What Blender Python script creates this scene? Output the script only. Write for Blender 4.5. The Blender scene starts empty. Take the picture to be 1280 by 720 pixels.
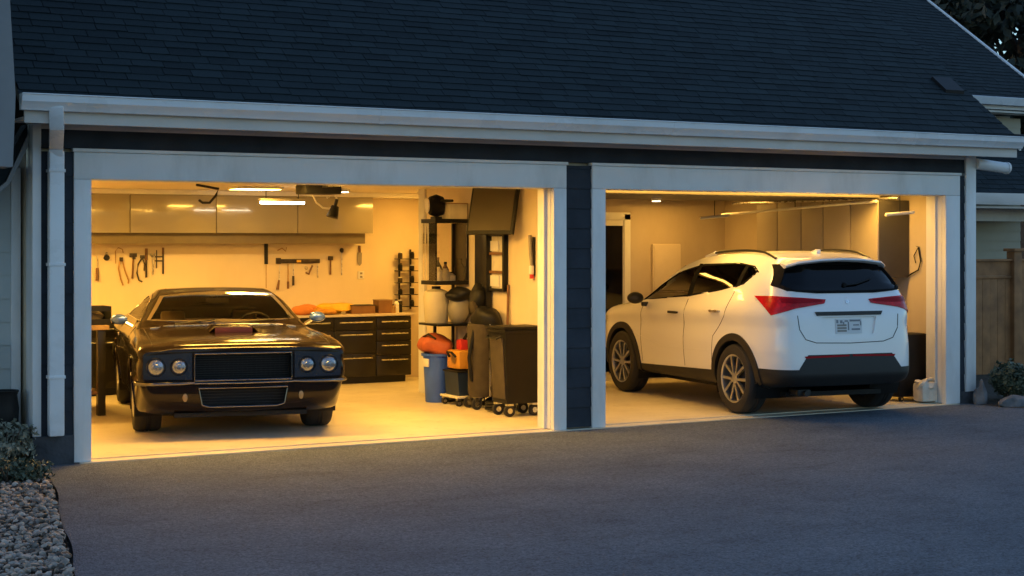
import bpy, bmesh, math, random
from mathutils import Vector, Matrix
from mathutils.bvhtree import BVHTree
R = math.radians
scene = bpy.context.scene
COL = scene.collection
rnd = random.Random(7)

# ------------------------------------------------------------------ materials
MATS = {}
def new_mat(name):
    m = bpy.data.materials.new(name); m.use_nodes = True
    MATS[name] = m
    nt = m.node_tree
    return m, nt, nt.nodes['Principled BSDF']

def mat(name, col, rough=0.6, metal=0.0, var=0.12, scale=6.0, bump=0.0, bscale=60.0, coat=0.0, spec=0.5, rvar=0.0, dirt=None):
    m, nt, p = new_mat(name)
    N, L = nt.nodes, nt.links
    p.inputs['Roughness'].default_value = rough
    p.inputs['Metallic'].default_value = metal
    p.inputs['Coat Weight'].default_value = coat
    p.inputs['Coat Roughness'].default_value = 0.03
    p.inputs['Specular IOR Level'].default_value = spec
    tc = N.new('ShaderNodeTexCoord')
    ns = N.new('ShaderNodeTexNoise'); ns.inputs['Scale'].default_value = scale; ns.inputs['Detail'].default_value = 6
    L.new(tc.outputs['Object'], ns.inputs['Vector'])
    rp = N.new('ShaderNodeValToRGB')
    a = [max(0, c * (1 - var)) for c in col]; b = [min(1, c * (1 + var)) for c in col]
    if dirt: a = list(dirt)
    rp.color_ramp.elements[0].color = (*a, 1); rp.color_ramp.elements[1].color = (*b, 1)
    rp.color_ramp.elements[0].position = 0.3; rp.color_ramp.elements[1].position = 0.7
    L.new(ns.outputs['Fac'], rp.inputs['Fac']); L.new(rp.outputs['Color'], p.inputs['Base Color'])
    if rvar:
        mr = N.new('ShaderNodeMapRange'); mr.inputs['To Min'].default_value = max(0, rough - rvar); mr.inputs['To Max'].default_value = rough + rvar
        L.new(ns.outputs['Fac'], mr.inputs['Value']); L.new(mr.outputs['Result'], p.inputs['Roughness'])
    if bump:
        n2 = N.new('ShaderNodeTexNoise'); n2.inputs['Scale'].default_value = bscale; n2.inputs['Detail'].default_value = 4
        L.new(tc.outputs['Object'], n2.inputs['Vector'])
        bp = N.new('ShaderNodeBump'); bp.inputs['Strength'].default_value = bump; bp.inputs['Distance'].default_value = 0.01
        L.new(n2.outputs['Fac'], bp.inputs['Height']); L.new(bp.outputs['Normal'], p.inputs['Normal'])
    return m

def attr_mat(name, dark, light, rough=0.8, sub=0.0, spec=0.3, bump=0.0):
    """colour picked per piece from the mesh attribute 'tint' (0..1)"""
    m, nt, p = new_mat(name); N, L = nt.nodes, nt.links
    at = N.new('ShaderNodeAttribute'); at.attribute_name = 'tint'
    rp = N.new('ShaderNodeValToRGB'); rp.color_ramp.elements[0].color = (*dark, 1); rp.color_ramp.elements[1].color = (*light, 1)
    tc = N.new('ShaderNodeTexCoord'); ns = N.new('ShaderNodeTexNoise'); ns.inputs['Scale'].default_value = 35; ns.inputs['Detail'].default_value = 5
    L.new(tc.outputs['Object'], ns.inputs['Vector'])
    ad = N.new('ShaderNodeMath'); ad.operation = 'MULTIPLY_ADD'; ad.inputs[1].default_value = 0.5; 
    L.new(ns.outputs['Fac'], ad.inputs[0]); L.new(at.outputs['Fac'], ad.inputs[2])
    sb = N.new('ShaderNodeMath'); sb.operation = 'SUBTRACT'; sb.inputs[1].default_value = 0.25; L.new(ad.outputs[0], sb.inputs[0])
    L.new(sb.outputs[0], rp.inputs['Fac']); L.new(rp.outputs['Color'], p.inputs['Base Color'])
    p.inputs['Roughness'].default_value = rough; p.inputs['Specular IOR Level'].default_value = spec
    if bump:
        n2 = N.new('ShaderNodeTexNoise'); n2.inputs['Scale'].default_value = 180; n2.inputs['Detail'].default_value = 3
        L.new(tc.outputs['Object'], n2.inputs['Vector'])
        bp = N.new('ShaderNodeBump'); bp.inputs['Strength'].default_value = bump; bp.inputs['Distance'].default_value = 0.004
        L.new(n2.outputs['Fac'], bp.inputs['Height']); L.new(bp.outputs['Normal'], p.inputs['Normal'])
    return m

def emit(name, col, strength):
    m, nt, p = new_mat(name)
    p.inputs['Base Color'].default_value = (0.8, 0.8, 0.8, 1)
    p.inputs['Emission Color'].default_value = (*col, 1); p.inputs['Emission Strength'].default_value = strength
    return m

def glass(name, tint, gloss=1.0):
    m, nt, p = new_mat(name); N, L = nt.nodes, nt.links
    N.remove(p)
    tr = N.new('ShaderNodeBsdfTransparent'); tr.inputs['Color'].default_value = (*tint, 1)
    gl = N.new('ShaderNodeBsdfGlossy'); gl.inputs['Roughness'].default_value = 0.02; gl.inputs['Color'].default_value = (gloss, gloss, gloss, 1)
    fr = N.new('ShaderNodeFresnel'); fr.inputs['IOR'].default_value = 1.55
    mx = N.new('ShaderNodeMixShader'); L.new(fr.outputs[0], mx.inputs[0]); L.new(tr.outputs[0], mx.inputs[1]); L.new(gl.outputs[0], mx.inputs[2])
    L.new(mx.outputs[0], N['Material Output'].inputs['Surface'])
    return m

def ground_mat(name, c1, c2, rough, scale, bump, bscale, dist=0.01, speck=None):
    m, nt, p = new_mat(name); N, L = nt.nodes, nt.links
    tc = N.new('ShaderNodeTexCoord')
    n1 = N.new('ShaderNodeTexNoise'); n1.inputs['Scale'].default_value = scale; n1.inputs['Detail'].default_value = 8; n1.inputs['Roughness'].default_value = 0.65
    L.new(tc.outputs['Object'], n1.inputs['Vector'])
    rp = N.new('ShaderNodeValToRGB'); rp.color_ramp.elements[0].color = (*c1, 1); rp.color_ramp.elements[1].color = (*c2, 1)
    rp.color_ramp.elements[0].position = 0.32; rp.color_ramp.elements[1].position = 0.68
    L.new(n1.outputs['Fac'], rp.inputs['Fac'])
    v = N.new('ShaderNodeTexVoronoi'); v.inputs['Scale'].default_value = bscale; L.new(tc.outputs['Object'], v.inputs['Vector'])
    mx = N.new('ShaderNodeMix'); mx.data_type = 'RGBA'; mx.blend_type = 'MULTIPLY'; mx.inputs['Factor'].default_value = 0.55 if speck else 0.0
    L.new(rp.outputs['Color'], mx.inputs['A'])
    rp2 = N.new('ShaderNodeValToRGB'); rp2.color_ramp.elements[0].color = (0.45, 0.45, 0.45, 1); rp2.color_ramp.elements[1].color = (1.6, 1.6, 1.6, 1)
    sep = N.new('ShaderNodeSeparateColor'); L.new(v.outputs['Color'], sep.inputs[0]); L.new(sep.outputs[0], rp2.inputs['Fac'])
    L.new(rp2.outputs['Color'], mx.inputs['B']); L.new(mx.outputs['Result'], p.inputs['Base Color'])
    p.inputs['Roughness'].default_value = rough
    bp = N.new('ShaderNodeBump'); bp.inputs['Strength'].default_value = bump; bp.inputs['Distance'].default_value = dist
    ad = N.new('ShaderNodeMath'); ad.operation = 'ADD'
    n3 = N.new('ShaderNodeTexNoise'); n3.inputs['Scale'].default_value = bscale * 0.12; n3.inputs['Detail'].default_value = 6; L.new(tc.outputs['Object'], n3.inputs['Vector'])
    L.new(v.outputs['Distance'], ad.inputs[0]); L.new(n3.outputs['Fac'], ad.inputs[1])
    L.new(ad.outputs[0], bp.inputs['Height']); L.new(bp.outputs['Normal'], p.inputs['Normal'])
    return m

GREYBRD = mat('weathered_grey_board', (0.20, 0.205, 0.21), 0.6, var=0.1, scale=3)
WHITE_TRIM = mat('white_trim_paint', (0.72, 0.72, 0.71), 0.45, var=0.05, scale=2, bump=0.05, bscale=40)
TAN_TRIM = mat('tan_warmlit_trim_paint', (0.62, 0.58, 0.53), 0.55, var=0.06, scale=2)  # tan tone paints in the warm light from below on the eaves
SIDING = mat('navy_lap_siding', (0.030, 0.036, 0.047), 0.65, spec=0.15, var=0.25, scale=3, bump=0.15, bscale=25)
STONE = mat('dark_foundation', (0.045, 0.048, 0.055), 0.85, var=0.35, scale=9, bump=0.5, bscale=40)
GUTTER = mat('white_gutter_metal', (0.70, 0.72, 0.73), 0.28, var=0.04, scale=3, rvar=0.08)
SHINGLE = attr_mat('slate_shingle', (0.005, 0.011, 0.014), (0.016, 0.028, 0.033), 0.85, bump=0.8)
WALLP = mat('cream_wall_paint', (0.70, 0.60, 0.44), 0.62, var=0.05, scale=1.2, bump=0.06, bscale=90)
WALLP2 = mat('dimmed_wall_paint', (0.52, 0.44, 0.34), 0.65, var=0.06, scale=1.2, bump=0.06, bscale=90)  # right bay copy of the wall paint, darkened for its weaker light
CEIL = mat('ceiling_paint', (0.74, 0.69, 0.6), 0.7, var=0.04, scale=1.5)
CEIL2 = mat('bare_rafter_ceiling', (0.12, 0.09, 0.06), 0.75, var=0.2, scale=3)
FLOOR = ground_mat('sealed_concrete', (0.60, 0.54, 0.41), (0.72, 0.65, 0.50), 0.42, 1.3, 0.04, 60)
ASPH = ground_mat('asphalt', (0.106, 0.126, 0.150), (0.144, 0.168, 0.196), 0.85, 1.1, 0.9, 95, 0.012, speck=True)
def age_asphalt(m):
    nt = m.node_tree; N, L = nt.nodes, nt.links; p = N['Principled BSDF']; p.inputs['Specular IOR Level'].default_value = 0.12
    src = p.inputs['Base Color'].links[0].from_socket
    tc = N.new('ShaderNodeTexCoord')
    mp = N.new('ShaderNodeMapping'); mp.inputs['Scale'].default_value = (0.55, 1.5, 1); mp.inputs['Rotation'].default_value = (0, 0, 0.15); L.new(tc.outputs['Object'], mp.inputs['Vector'])
    n = N.new('ShaderNodeTexNoise'); n.inputs['Scale'].default_value = 2.2; n.inputs['Detail'].default_value = 9; n.inputs['Roughness'].default_value = .72; L.new(mp.outputs[0], n.inputs['Vector'])
    r = N.new('ShaderNodeValToRGB'); r.color_ramp.elements[0].position = .34; r.color_ramp.elements[0].color = (.62, .62, .62, 1); r.color_ramp.elements[1].position = .50; r.color_ramp.elements[1].color = (1.05, 1.05, 1.05, 1); L.new(n.outputs['Fac'], r.inputs['Fac'])
    m1 = N.new('ShaderNodeMix'); m1.data_type = 'RGBA'; m1.blend_type = 'MULTIPLY'; m1.inputs['Factor'].default_value = .45; L.new(src, m1.inputs['A']); L.new(r.outputs['Color'], m1.inputs['B'])
    wn = N.new('ShaderNodeTexNoise'); wn.inputs['Scale'].default_value = 1.6; wn.inputs['Detail'].default_value = 5; L.new(tc.outputs['Object'], wn.inputs['Vector'])
    wm = N.new('ShaderNodeMix'); wm.data_type = 'RGBA'; wm.inputs['Factor'].default_value = .25; L.new(tc.outputs['Object'], wm.inputs['A']); L.new(wn.outputs['Color'], wm.inputs['B'])
    v = N.new('ShaderNodeTexVoronoi'); v.feature = 'DISTANCE_TO_EDGE'; v.inputs['Scale'].default_value = .55; L.new(wm.outputs['Result'], v.inputs['Vector'])
    r2 = N.new('ShaderNodeValToRGB'); r2.color_ramp.elements[0].position = .002; r2.color_ramp.elements[0].color = (.35, .35, .35, 1); r2.color_ramp.elements[1].position = .009; r2.color_ramp.elements[1].color = (1, 1, 1, 1); L.new(v.outputs['Distance'], r2.inputs['Fac'])
    m2 = N.new('ShaderNodeMix'); m2.data_type = 'RGBA'; m2.blend_type = 'MULTIPLY'; m2.inputs['Factor'].default_value = .15; L.new(m1.outputs['Result'], m2.inputs['A']); L.new(r2.outputs['Color'], m2.inputs['B'])
    n4 = N.new('ShaderNodeTexNoise'); n4.inputs['Scale'].default_value = 28; n4.inputs['Detail'].default_value = 4; L.new(tc.outputs['Object'], n4.inputs['Vector'])
    r4 = N.new('ShaderNodeValToRGB'); r4.color_ramp.elements[0].position = .36; r4.color_ramp.elements[0].color = (.55, .55, .55, 1); r4.color_ramp.elements[1].position = .55; r4.color_ramp.elements[1].color = (1.08, 1.08, 1.08, 1); L.new(n4.outputs['Fac'], r4.inputs['Fac'])
    m3 = N.new('ShaderNodeMix'); m3.data_type = 'RGBA'; m3.blend_type = 'MULTIPLY'; m3.inputs['Factor'].default_value = .45; L.new(m2.outputs['Result'], m3.inputs['A']); L.new(r4.outputs['Color'], m3.inputs['B'])
    L.new(m3.outputs['Result'], p.inputs['Base Color'])
age_asphalt(ASPH)
def stain(m, scale, lo, hi, dark, fac, stretch=(1, 1, 1)):
    nt = m.node_tree; N, L = nt.nodes, nt.links; p = N['Principled BSDF']; src = p.inputs['Base Color'].links[0].from_socket
    tc = N.new('ShaderNodeTexCoord'); mp = N.new('ShaderNodeMapping'); mp.inputs['Scale'].default_value = stretch; L.new(tc.outputs['Object'], mp.inputs['Vector'])
    n = N.new('ShaderNodeTexNoise'); n.inputs['Scale'].default_value = scale; n.inputs['Detail'].default_value = 8; n.inputs['Roughness'].default_value = .65; L.new(mp.outputs[0], n.inputs['Vector'])
    r = N.new('ShaderNodeValToRGB'); r.color_ramp.elements[0].position = lo; r.color_ramp.elements[0].color = (*dark, 1); r.color_ramp.elements[1].position = hi; r.color_ramp.elements[1].color = (1, 1, 1, 1); L.new(n.outputs['Fac'], r.inputs['Fac'])
    m1 = N.new('ShaderNodeMix'); m1.data_type = 'RGBA'; m1.blend_type = 'MULTIPLY'; m1.inputs['Factor'].default_value = fac; L.new(src, m1.inputs['A']); L.new(r.outputs['Color'], m1.inputs['B']); L.new(m1.outputs['Result'], p.inputs['Base Color'])
stain(FLOOR, 1.1, .30, .47, (.66, .60, .52), .5); stain(FLOOR, 9, .33, .42, (.5, .45, .4), .35)
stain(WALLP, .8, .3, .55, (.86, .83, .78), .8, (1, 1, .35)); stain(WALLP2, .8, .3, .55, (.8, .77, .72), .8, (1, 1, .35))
stain(WHITE_TRIM, 2.2, .32, .5, (.80, .79, .77), .8, (1, 1, .25)); stain(GUTTER, 3, .32, .5, (.80, .80, .78), .8, (.5, 1, 1)); stain(TAN_TRIM, 2.2, .32, .5, (.8, .78, .75), .8, (.4, 1, 1))
SOIL = ground_mat('dark_soil', (0.030, 0.026, 0.020), (0.060, 0.052, 0.040), 0.95, 2.0, 0.8, 30, 0.03, speck=True)
GRAV = attr_mat('river_pebble', (0.05, 0.042, 0.036), (0.44, 0.37, 0.31), 0.75, bump=0.3)
LEAF = attr_mat('shrub_leaf', (0.030, 0.042, 0.024), (0.105, 0.125, 0.085), 0.6)
LEAFG = attr_mat('greygreen_leaf', (0.10, 0.105, 0.075), (0.28, 0.28, 0.21), 0.7)
LEAFD = attr_mat('tree_leaf', (0.010, 0.016, 0.012), (0.035, 0.045, 0.032), 0.6)
BARK = mat('bark', (0.05, 0.038, 0.028), 0.9, var=0.4, scale=14, bump=0.8, bscale=30)
FENCEW = mat('cedar_fence', (0.33, 0.15, 0.055), 0.75, var=0.3, scale=5, bump=0.25, bscale=50)
CREAMSID = mat('cream_siding', (0.42, 0.38, 0.28), 0.7, var=0.07, scale=2)
WINGSID = mat('pale_wing_siding', (0.46, 0.49, 0.47), 0.7, var=0.07, scale=2)
BLACKP = mat('black_plastic', (0.009, 0.009, 0.009), 0.5, spec=0.25, var=0.2, scale=10, bump=0.08, bscale=120)
TRIMB = mat('dull_black_rubber', (0.010, 0.010, 0.010), 0.8, var=0.2, spec=0.05)
EDGING = mat('dull_edging_plastic', (0.02, 0.019, 0.018), 1.0, var=0.2, spec=0.0)
BLACKM = mat('black_metal', (0.02, 0.02, 0.021), 0.35, metal=0.6, var=0.2, scale=8)
RUBBER = mat('tyre_rubber', (0.018, 0.017, 0.016), 0.75, var=0.25, scale=12, bump=0.2, bscale=90)
STEEL = mat('brushed_steel', (0.58, 0.57, 0.55), 0.28, metal=1.0, var=0.08, scale=20, rvar=0.08)
CHROME = mat('chrome', (0.80, 0.80, 0.80), 0.07, metal=1.0, var=0.03, scale=4)
DARKWOOD = mat('dark_brown_cabinet', (0.018, 0.016, 0.012), 0.32, spec=0.35, var=0.2, scale=5)
CABGLOSS = mat('glossy_taupe_lacquer', (0.30, 0.27, 0.20), 0.18, var=0.05, scale=1.5, spec=0.6, coat=0.5)
CABEDGE = mat('cabinet_underside', (0.16, 0.13, 0.08), 0.6, var=0.1)
CABTAN = mat('tan_cabinet_door', (0.40, 0.34, 0.26), 0.5, var=0.06, scale=2)
CABDARK = mat('dark_cabinet_side', (0.055, 0.050, 0.045), 0.5, var=0.1)
WOODL = mat('bench_wood', (0.32, 0.20, 0.10), 0.55, var=0.25, scale=7, bump=0.15, bscale=40)
WOODM = mat('brown_handle_wood', (0.16, 0.075, 0.03), 0.5, var=0.25, scale=15)
IRON = mat('dark_tool_iron', (0.060, 0.050, 0.042), 0.45, metal=0.7, var=0.3, scale=20)
COPPER = mat('worn_brass', (0.42, 0.26, 0.10), 0.4, metal=0.8, var=0.2, scale=20)
YELLOW = mat('yellow_plastic', (0.72, 0.42, 0.02), 0.5, var=0.15, scale=9)
ORANGE = mat('orange_red_nylon', (0.40, 0.085, 0.03), 0.65, var=0.2, scale=8, bump=0.4, bscale=18)
REDP = mat('red_plastic', (0.50, 0.03, 0.03), 0.45, var=0.15)
AMBERP = mat('amber_plastic', (0.52, 0.24, 0.03), 0.5, var=0.15)
BLUEP = mat('blue_bin_plastic', (0.04, 0.11, 0.55), 0.42, var=0.12, scale=6)
NAVYP = mat('navy_plastic', (0.012, 0.025, 0.06), 0.45, var=0.2)
WHITEP = mat('white_plastic', (0.72, 0.70, 0.66), 0.4, var=0.05)
BEIGEP = mat('beige_poly_tank', (0.52, 0.47, 0.36), 0.5, var=0.08, scale=5)
GREYP = mat('grey_plastic', (0.24, 0.22, 0.19), 0.5, var=0.12)
BROWNC = mat('brown_cardboard', (0.20, 0.095, 0.035), 0.8, var=0.18, scale=6)
CANVAS = mat('olive_canvas', (0.050, 0.038, 0.024), 0.85, var=0.25, scale=8, bump=0.4, bscale=150)
SACKW = mat('white_sack', (0.60, 0.55, 0.46), 0.8, var=0.2, scale=9, bump=0.5, bscale=25)
PANELG = mat('beige_panel_metal', (0.56, 0.48, 0.38), 0.5, var=0.04)
SCREEN = mat('dull_screen', (0.055, 0.045, 0.028), 0.30, var=0.12, scale=3)
PAPER = mat('paper', (0.62, 0.58, 0.48), 0.8, var=0.1, scale=9)
ROCK = mat('grey_rock', (0.14, 0.14, 0.145), 0.85, var=0.45, scale=7, bump=0.7, bscale=22)
WARM = (1.0, 0.525, 0.085)
LAMP = emit('lit_ceiling_diffuser', WARM, 13.8)
FILLF = emit('added_front_fill', (1.0, 0.525, 0.085), 8.5)  # glow of the fill panel added inside the right opening
LAMPR = emit('lit_dim_diffuser', (1.0, 0.51, 0.09), 6.5)
TUBE = emit('lit_tube', (1.0, 0.82, 0.55), 5.0)
BULB = emit('lit_bulb', (1.0, 0.75, 0.4), 1.8)
DOORGL = glass('door_glass', (0.08, 0.09, 0.08))
CASEGL = glass('case_glass', (0.95, 0.93, 0.88))

# ------------------------------------------------------------------ mesh builder
class MB:
    def __init__(s): s.bm = bmesh.new(); s.tint = s.bm.faces.layers.float.new('tint')
    def _add(s, verts, faces, M=None, t=None):
        vs = [s.bm.verts.new((M @ Vector(v)) if M else Vector(v)) for v in verts]
        out = []
        for f in faces:
            try:
                fc = s.bm.faces.new([vs[i] for i in f]); out.append(fc)
                if t is not None: fc[s.tint] = t
            except ValueError: pass
        return vs, out
    def box(s, c, d, rz=0.0, bev=0.0, M=None, t=None):
        hx, hy, hz = d[0] / 2, d[1] / 2, d[2] / 2
        T = Matrix.Translation(c) @ Matrix.Rotation(rz, 4, 'Z')
        if M is not None: T = M @ T
        b = min(bev, hx * .9, hy * .9, hz * .9)
        if b <= 0:
            v = [(x, y, z) for x in (-hx, hx) for y in (-hy, hy) for z in (-hz, hz)]
            f = [(0, 1, 3, 2), (4, 6, 7, 5), (0, 4, 5, 1), (2, 3, 7, 6), (0, 2, 6, 4), (1, 5, 7, 3)]
            s._add(v, f, T, t)
        else:
            vs, fs = s._add([(x, y, z) for x in (-hx, hx) for y in (-hy, hy) for z in (-hz, hz)],
                            [(0, 1, 3, 2), (4, 6, 7, 5), (0, 4, 5, 1), (2, 3, 7, 6), (0, 2, 6, 4), (1, 5, 7, 3)], T, t)
            es = list({e for f in fs for e in f.edges})
            bmesh.ops.bevel(s.bm, geom=es, offset=b, segments=2, profile=0.6, affect='EDGES')
        return s
    def span(s, a, b, bev=0.0, t=None):
        return s.box([(a[i] + b[i]) / 2 for i in range(3)], [abs(b[i] - a[i]) for i in range(3)], bev=bev, t=t)
    def cone(s, p0, p1, r0, r1, seg=14, caps=True, M=None, t=None):
        p0, p1 = Vector(p0), Vector(p1); d = (p1 - p0)
        q = d.to_track_quat('Z', 'Y').to_matrix()
        v = []
        for p, r in ((p0, r0), (p1, r1)):
            for k in range(seg):
                a = 2 * math.pi * k / seg; v.append(p + q @ Vector((r * math.cos(a), r * math.sin(a), 0)))
        f = [(k, (k + 1) % seg, seg + (k + 1) % seg, seg + k) for k in range(seg)]
        if caps: f += [tuple(range(seg - 1, -1, -1)), tuple(range(seg, 2 * seg))]
        s._add(v, f, M, t); return s
    def cyl(s, p0, p1, r, seg=14, M=None, t=None): return s.cone(p0, p1, r, r, seg, True, M, t)
    def tube(s, pts, r, seg=8, M=None, closed=False):
        pts = [Vector(p) for p in pts]; n = len(pts); v = []; up = Vector((0, 0, 1))
        rs = r if isinstance(r, (list, tuple)) else [r] * n
        for i, p in enumerate(pts):
            if closed: d = pts[(i + 1) % n] - pts[i - 1]
            else: d = pts[min(i + 1, n - 1)] - pts[max(i - 1, 0)]
            d.normalize(); u = up if abs(d.dot(up)) < 0.95 else Vector((1, 0, 0))
            a = d.cross(u).normalized(); b = d.cross(a).normalized()
            for k in range(seg):
                an = 2 * math.pi * k / seg; v.append(p + a * (rs[i] * math.cos(an)) + b * (rs[i] * math.sin(an)))
        f = []
        for i in range(n if closed else n - 1):
            j = (i + 1) % n
            for k in range(seg):
                f.append((i * seg + k, i * seg + (k + 1) % seg, j * seg + (k + 1) % seg, j * seg + k))
        if not closed: f += [tuple(range(seg - 1, -1, -1)), tuple((n - 1) * seg + k for k in range(seg))]
        s._add(v, f, M); return s
    def lathe(s, prof, M=None, seg=28, t=None, closed=False):
        """profile of (r, z) revolved about local z"""
        v = []; n = len(prof)
        for r, z in prof:
            for k in range(seg):
                a = 2 * math.pi * k / seg; v.append((r * math.cos(a), r * math.sin(a), z))
        f = []
        for i in range(n if closed else n - 1):
            j = (i + 1) % n
            for k in range(seg): f.append((i * seg + k, i * seg + (k + 1) % seg, j * seg + (k + 1) % seg, j * seg + k))
        if not closed:
            if prof[0][0] > 1e-5: f.append(tuple(range(seg - 1, -1, -1)))
            if prof[-1][0] > 1e-5: f.append(tuple((n - 1) * seg + k for k in range(seg)))
        s._add(v, f, M, t); return s
    def prism(s, poly, h0, h1, axis='z', M=None, t=None):
        """polygon extruded along an axis: z:(x,y) y:(x,z) x:(y,z)"""
        def P(a, b, h): return {'z': (a, b, h), 'y': (a, h, b), 'x': (h, a, b)}[axis]
        n = len(poly)
        v = [P(a, b, h0) for a, b in poly] + [P(a, b, h1) for a, b in poly]
        f = [tuple(range(n - 1, -1, -1)), tuple(range(n, 2 * n))] + [(k, (k + 1) % n, n + (k + 1) % n, n + k) for k in range(n)]
        s._add(v, f, M, t); return s
    def blob(s, c, rad, seed=0, amp=0.2, sub=2, M=None, t=None):
        r2 = random.Random(seed)
        b2 = bmesh.new(); bmesh.ops.create_icosphere(b2, subdivisions=sub, radius=1.0)
        offs = [Vector((r2.uniform(-3, 3), r2.uniform(-3, 3), r2.uniform(-3, 3))) for _ in range(3)]
        vs = []
        for v in b2.verts:
            k = 1 + amp * sum(math.sin(v.co.dot(o) * 1.4 + o.x) for o in offs) / 2
            vs.append(Vector((c[0] + v.co.x * rad[0] * k, c[1] + v.co.y * rad[1] * k, c[2] + v.co.z * rad[2] * k)))
        fs = [tuple(v.index for v in f.verts) for f in b2.faces]; b2.free()
        s._add(vs, fs, M, t); return s
    def build(s, name, m, parent=None, smooth=35, recalc=True):
        if recalc: bmesh.ops.recalc_face_normals(s.bm, faces=s.bm.faces[:])
        me = bpy.data.meshes.new(name); s.bm.to_mesh(me); s.bm.free()
        me.materials.append(m)
        if smooth:
            for p in me.polygons: p.use_smooth = True
            me.set_sharp_from_angle(angle=R(smooth))
        o = bpy.data.objects.new(name, me); COL.objects.link(o)
        if parent is not None: o.parent = parent
        return o

def thing(name, label, cat, loc=(0, 0, 0), rz=0.0, group=None):
    o = bpy.data.objects.new(name, None); COL.objects.link(o)
    o.location = loc; o.rotation_euler = (0, 0, rz); o.empty_display_size = 0.1
    o['label'] = label; o['category'] = cat
    if group: o['group'] = group
    return o
def tag(o, label, cat, group=None):
    o['label'] = label; o['category'] = cat
    if group: o['group'] = group
    return o
def struct(o, kind='structure'): o['kind'] = kind; return o
def dup(o, parent=None):
    c = o.copy(); COL.objects.link(c)
    if parent is not None: c.parent = parent
    for ch in list(o.children): dup(ch, c)
    return c

# ------------------------------------------------------------------ camera, sky, sun
cam = bpy.data.cameras.new('camera'); co = bpy.data.objects.new('camera', cam); COL.objects.link(co)
co.location = (-3.3656, -13.0489, 1.8016)
fw = Vector((math.sin(0.51006), math.cos(0.51006), 0))
co.rotation_euler = fw.to_track_quat('-Z', 'Y').to_euler()
cam.sensor_width = 36; cam.lens = 56.25; cam.shift_y = -59 / 1280; cam.clip_end = 2000; cam.clip_start = 0.1
scene.camera = co
w = bpy.data.worlds.new('World'); scene.world = w; w.use_nodes = True
nt = w.node_tree; bg = nt.nodes['Background']
sky = nt.nodes.new('ShaderNodeTexSky'); sky.sky_type = 'NISHITA'; sky.sun_disc = False
SUN_EL, SUN_AZ = 4.0, 290.0
sky.sun_elevation = R(SUN_EL); sky.sun_rotation = R(SUN_AZ); sky.air_density = 1.0; sky.ozone_density = 3.5; sky.dust_density = 0.3
hs = nt.nodes.new('ShaderNodeHueSaturation'); hs.inputs['Saturation'].default_value = 0.84; nt.links.new(sky.outputs[0], hs.inputs['Color']); nt.links.new(hs.outputs[0], bg.inputs[0]); bg.inputs[1].default_value = SKYS = 0.092
sl = bpy.data.lights.new('sun', 'SUN'); sl.energy = 0.02; sl.angle = R(12); sl.color = (1.0, 0.86, 0.72)
so = bpy.data.objects.new('sun', sl); COL.objects.link(so)
az = R(SUN_AZ); sd = Vector((math.sin(az) * math.cos(R(SUN_EL)), math.cos(az) * math.cos(R(SUN_EL)), math.sin(R(SUN_EL))))
so.rotation_euler = (-sd).to_track_quat('-Z', 'Y').to_euler(); so.location = (0, -20, 20)
scene.view_settings.view_transform = 'Standard'; scene.view_settings.look = 'None'; scene.view_settings.exposure = 2.6; scene.view_settings.gamma = 1
try: scene.cycles.use_denoising = True; scene.cycles.denoiser = 'OPENIMAGEDENOISE'
except Exception: pass
scene.cycles.max_bounces = 8; scene.cycles.diffuse_bounces = 4; scene.cycles.transparent_max_bounces = 12
scene.cycles.sample_clamp_indirect = 6.0
# ------------------------------------------------------------------ ground
g = MB(); g._add([(-300, -300, -0.03), (300, -300, -0.03), (300, 300, -0.03), (-300, 300, -0.03)], [(0, 1, 2, 3)])
struct(g.build('ground', SOIL))
# driveway: one asphalt sheet with a slightly ragged left edge
def edge_x(y): return -0.34 + 0.198 * y
d = MB(); ys = [0.0 - i * 0.25 for i in range(0, 141)]
left = [(edge_x(y) + 0.02 * math.sin(y * 3.1), y, 0.0) for y in ys]
right = [(10.15 + (0.35 if y < -1.0 else 0) + 25 * min(1, max(0, (-y - 0.9) / 0.5)), y, 0.0) for y in ys]
vs = [d.bm.verts.new(v) for v in left]; ws = [d.bm.verts.new(v) for v in right]
for i in range(len(ys) - 1): d.bm.faces.new((vs[i], vs[i + 1], ws[i + 1], ws[i]))
struct(d.build('driveway', ASPH, smooth=0))
f = MB(); f.span((-0.10, -0.07, -0.02), (9.55, 0.10, 0.007)).span((-0.10, 0.108, -0.02), (9.55, 6.0, 0.014))
struct(f.build('garage_floor', FLOOR, smooth=0))
gb = MB()
gl = [(edge_x(y) - 0.01, y, -0.004) for y in ys[:70]]
v1 = [gb.bm.verts.new(v) for v in gl]; v2 = [gb.bm.verts.new((v[0] - 5, v[1], v[2])) for v in gl]
for i in range(len(gl) - 1): gb.bm.faces.new((v1[i], v1[i + 1], v2[i + 1], v2[i]))
struct(gb.build('gravel_base', SOIL, smooth=0))
ed = MB()
for i in range(0, 60): 
    a, b = (edge_x(ys[i]) - 0.012, ys[i]), (edge_x(ys[i + 1]) - 0.012, ys[i + 1])
    ed.prism([(a[0] - .004, a[1]), (a[0] + .004, a[1]), (b[0] + .004, b[1]), (b[0] - .004, b[1])], -0.02, 0.010)
tag(ed.build('edging_strip', EDGING), 'thin black edging strip between the pebble bed and the driveway', 'edging')
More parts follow.
